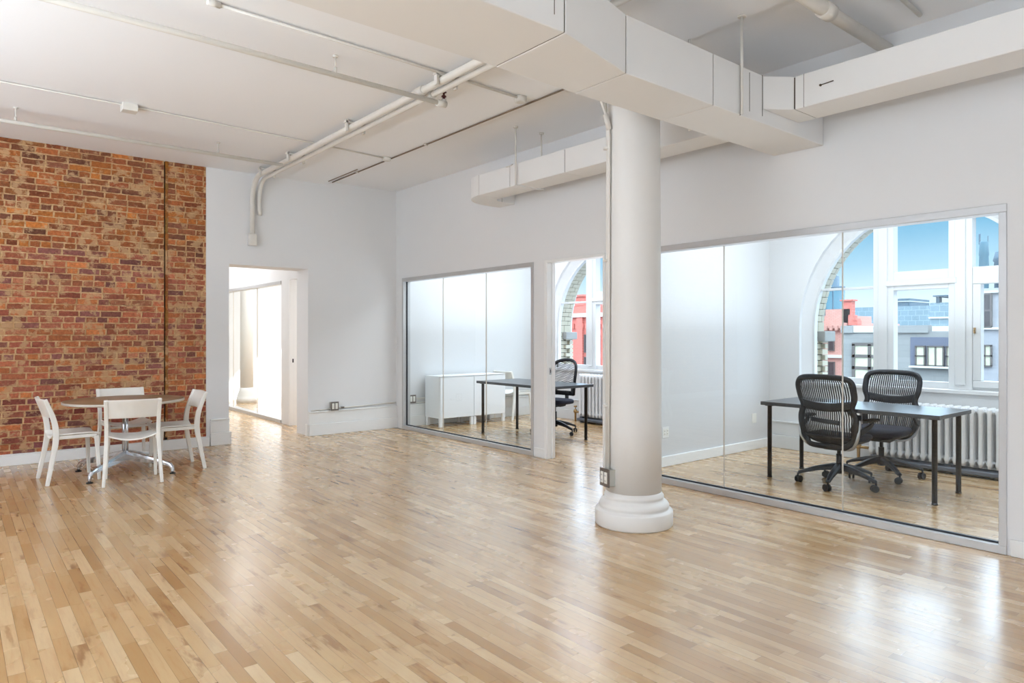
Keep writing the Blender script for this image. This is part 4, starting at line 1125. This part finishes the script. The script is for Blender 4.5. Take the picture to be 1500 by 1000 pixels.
# red brick building seen from the far office
loc = Vector((60, 60, -14))
b = thing('building', 'red brick building with a stepped gable, seen through the far office window', 'building', tuple(loc))
m = MB(); m.box(60, 72, 40, 61.6, -14, zz(2.58)); BP('wall', 'redfacade', m, b)
m = MB(); m.box(60.2, 70, 58.4, 61.6, zz(2.7), zz(3.22)); m.box(60.2, 66, 59.3, 60.8, zz(3.2), zz(3.8)); m.box(60, 66.2, 59.1, 61.0, zz(3.78), zz(3.9)); m.box(60.2, 70, 40, 57.0, zz(2.7), zz(3.35)); BP('gable', 'redfacade', m, b)
m = MB(); m.box(59.6, 72, 40, 61.8, zz(2.50), zz(2.74)); BP('stone_band', 'redtrim', m, b)
m = MB()
for k in range(28): m.box(59.75, 60.1, 46 + k * .56, 46.28 + k * .56, zz(1.82), zz(2.1))
BP('corbels', 'redfacade', m, b)
m = MB(); m.box(59.7, 60.1, 59.0, 60.0, -14, zz(2.5)); BP('pier', 'redfacade', m, b)
for y in (58.45, 56.6, 54.7):
    bwin(b, 59.9, y + .32, y - .32, zz(.35), zz(1.42), 1, 2, 'extdark'); bwin(b, 59.9, y + .32, y - .32, zz(-1.4), zz(.05), 1, 2, 'extdark')
m = MB(); m.box(66, 68, 57.2, 58.3, zz(2.58), zz(3.5)); BP('chimney_stack', 'redtrim', m, b)

# ------------------------------------------------------------------ light
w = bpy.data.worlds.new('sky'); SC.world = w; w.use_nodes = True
nt = w.node_tree; nt.nodes.clear()
out = nt.nodes.new('ShaderNodeOutputWorld'); bg = nt.nodes.new('ShaderNodeBackground')
tc = nt.nodes.new('ShaderNodeTexCoord'); sp = nt.nodes.new('ShaderNodeSeparateXYZ'); nt.links.new(tc.outputs['Generated'], sp.inputs[0])
rp = nt.nodes.new('ShaderNodeValToRGB'); e = rp.color_ramp.elements
nt.links.new(sp.outputs[2], rp.inputs[0])
def br(c, k): return (c[0] * k, c[1] * k, c[2] * k, 1)
st = [(0.0, br(lin((232, 240, 242)), .92)), (.045, br(lin((216, 232, 238)), .94)), (.09, br(lin((168, 204, 220)), .95)), (.14, br(lin((112, 172, 202)), .92)), (.17, lin((150, 200, 228))), (.22, (.74, .88, 1, 1)), (1, (.74, .88, 1, 1))]
while len(e) < len(st): e.new(.5)
for k, (p, c) in enumerate(st): e[k].position = p; e[k].color = c
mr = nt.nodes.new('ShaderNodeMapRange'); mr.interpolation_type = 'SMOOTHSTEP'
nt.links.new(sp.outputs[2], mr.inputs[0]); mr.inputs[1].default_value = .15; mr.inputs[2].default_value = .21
mr.inputs[3].default_value = 1.0; mr.inputs[4].default_value = SKY_HI  # sky brightened above the direct view to put window reflections on the floor
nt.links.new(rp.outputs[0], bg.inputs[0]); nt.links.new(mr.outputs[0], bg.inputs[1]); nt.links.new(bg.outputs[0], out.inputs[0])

def area(name, loc, target, sx, sy, power, color=(1, 1, 1)):
    l = bpy.data.lights.new(name, 'AREA'); l.shape = 'RECTANGLE'; l.size = sx; l.size_y = sy; l.energy = power; l.color = color
    o = bpy.data.objects.new(name, l); COL.objects.link(o); o.location = loc
    d = Vector(target) - Vector(loc); o.rotation_euler = d.to_track_quat('-Z', 'Y').to_euler(); return o
# unseen fill lamps added left of and behind the camera to brighten the room
area('uplight_left', (-2.9, 3.2, 1.45), (-2.9, 3.2, ZC), 1.6, 7, P_LEFT, (.87, .95, 1))
area('uplight_near', (3.5, YMIN + .6, 1.2), (3.1, 3.0, ZC - .4), 3, 1.2, P_NEAR, (.86, .94, 1))
area('window_light_left', (XMIN + .1, -1.2, 1.9), (5, 4.5, 1.2), 5, 2.2, P_LEFT * .08, (.95, .98, 1))  # added fill at the blank left wall, no window there
# added unseen ceiling lamps that brighten the offices
area('office_light_near', (7.0, 2.4, 3.45), (6.2, 2.4, 0), 3.2, 1.4, P_OFF, (.95, .98, 1))
area('office_light_far', (7.0, 7.2, 3.45), (6.2, 7.2, 0), 3.2, 1.4, P_OFF, (.95, .98, 1))
# added one-sided lamps standing in for window light bounced off the office floors
area('office_bounce_near', (6.75, 2.6, 1.47), (6.75, 2.6, ZC), 2.2, 3.4, P_BNC, (.90, .96, 1))
area('office_bounce_far', (6.75, 7.1, 1.47), (6.75, 7.1, ZC), 2.2, 3.6, P_BNC, (.90, .96, 1))
area('hall_light', (3.1, 12.6, 3.4), (3.1, 12.6, 0), 4.5, 1.6, P_HALL, (1, .99, .97))  # added lamp that whitens the hall, no fixture modelled
area('hall_room_light', (6.4, 12.6, 3.4), (5.8, 12.9, 0), 4.0, 2.5, P_HALL * 1.2, (1, .99, .97))  # added lamp brightening the room beyond the hall glass
l = bpy.data.lights.new('hall_sun_spot', 'SPOT'); l.energy = P_SPOT; l.spot_size = radians(29); l.spot_blend = .04; l.shadow_soft_size = .02  # added spot standing in for a patch of sun on the far wall
o = bpy.data.objects.new('hall_sun_spot', l); COL.objects.link(o); o.location = (7.9, 11.2, 2.2)
o.rotation_euler = (Vector((6.0, YH, -.25)) - o.location).to_track_quat('-Z', 'Y').to_euler()
s = bpy.data.lights.new('sun', 'SUN'); s.energy = P_SUN; s.angle = radians(.6); s.color = (1, .95, .88)
o = bpy.data.objects.new('sun', s); COL.objects.link(o); o.location = (-20, 30, 40)
o.rotation_euler = Vector((.55, .55, -.62)).to_track_quat('-Z', 'Y').to_euler()

# ------------------------------------------------------------------ camera
cam = bpy.data.cameras.new('camera'); co = bpy.data.objects.new('camera', cam); COL.objects.link(co)
co.location = (0, 0, 1.45); co.rotation_euler = (pi / 2, 0, -.6886)
cam.sensor_width = 36; cam.lens = 998.17 / 1500 * 36; cam.shift_y = -10.56 / 1500; cam.clip_end = 500
SC.camera = co
SC.view_settings.view_transform = 'Standard'; SC.view_settings.look = 'None'; SC.view_settings.exposure = EXPO; SC.view_settings.gamma = 1
SC.view_settings.use_white_balance = True; SC.view_settings.white_balance_temperature = 6020; SC.view_settings.white_balance_tint = 10
try:
    SC.cycles.use_denoising = True; SC.cycles.max_bounces = 10; SC.cycles.diffuse_bounces = 5; SC.cycles.glossy_bounces = 4; SC.cycles.transparent_max_bounces = 16
    SC.cycles.caustics_reflective = True; SC.cycles.blur_glossy = .6; SC.cycles.caustics_refractive = False; SC.cycles.sample_clamp_indirect = 6
except Exception: pass
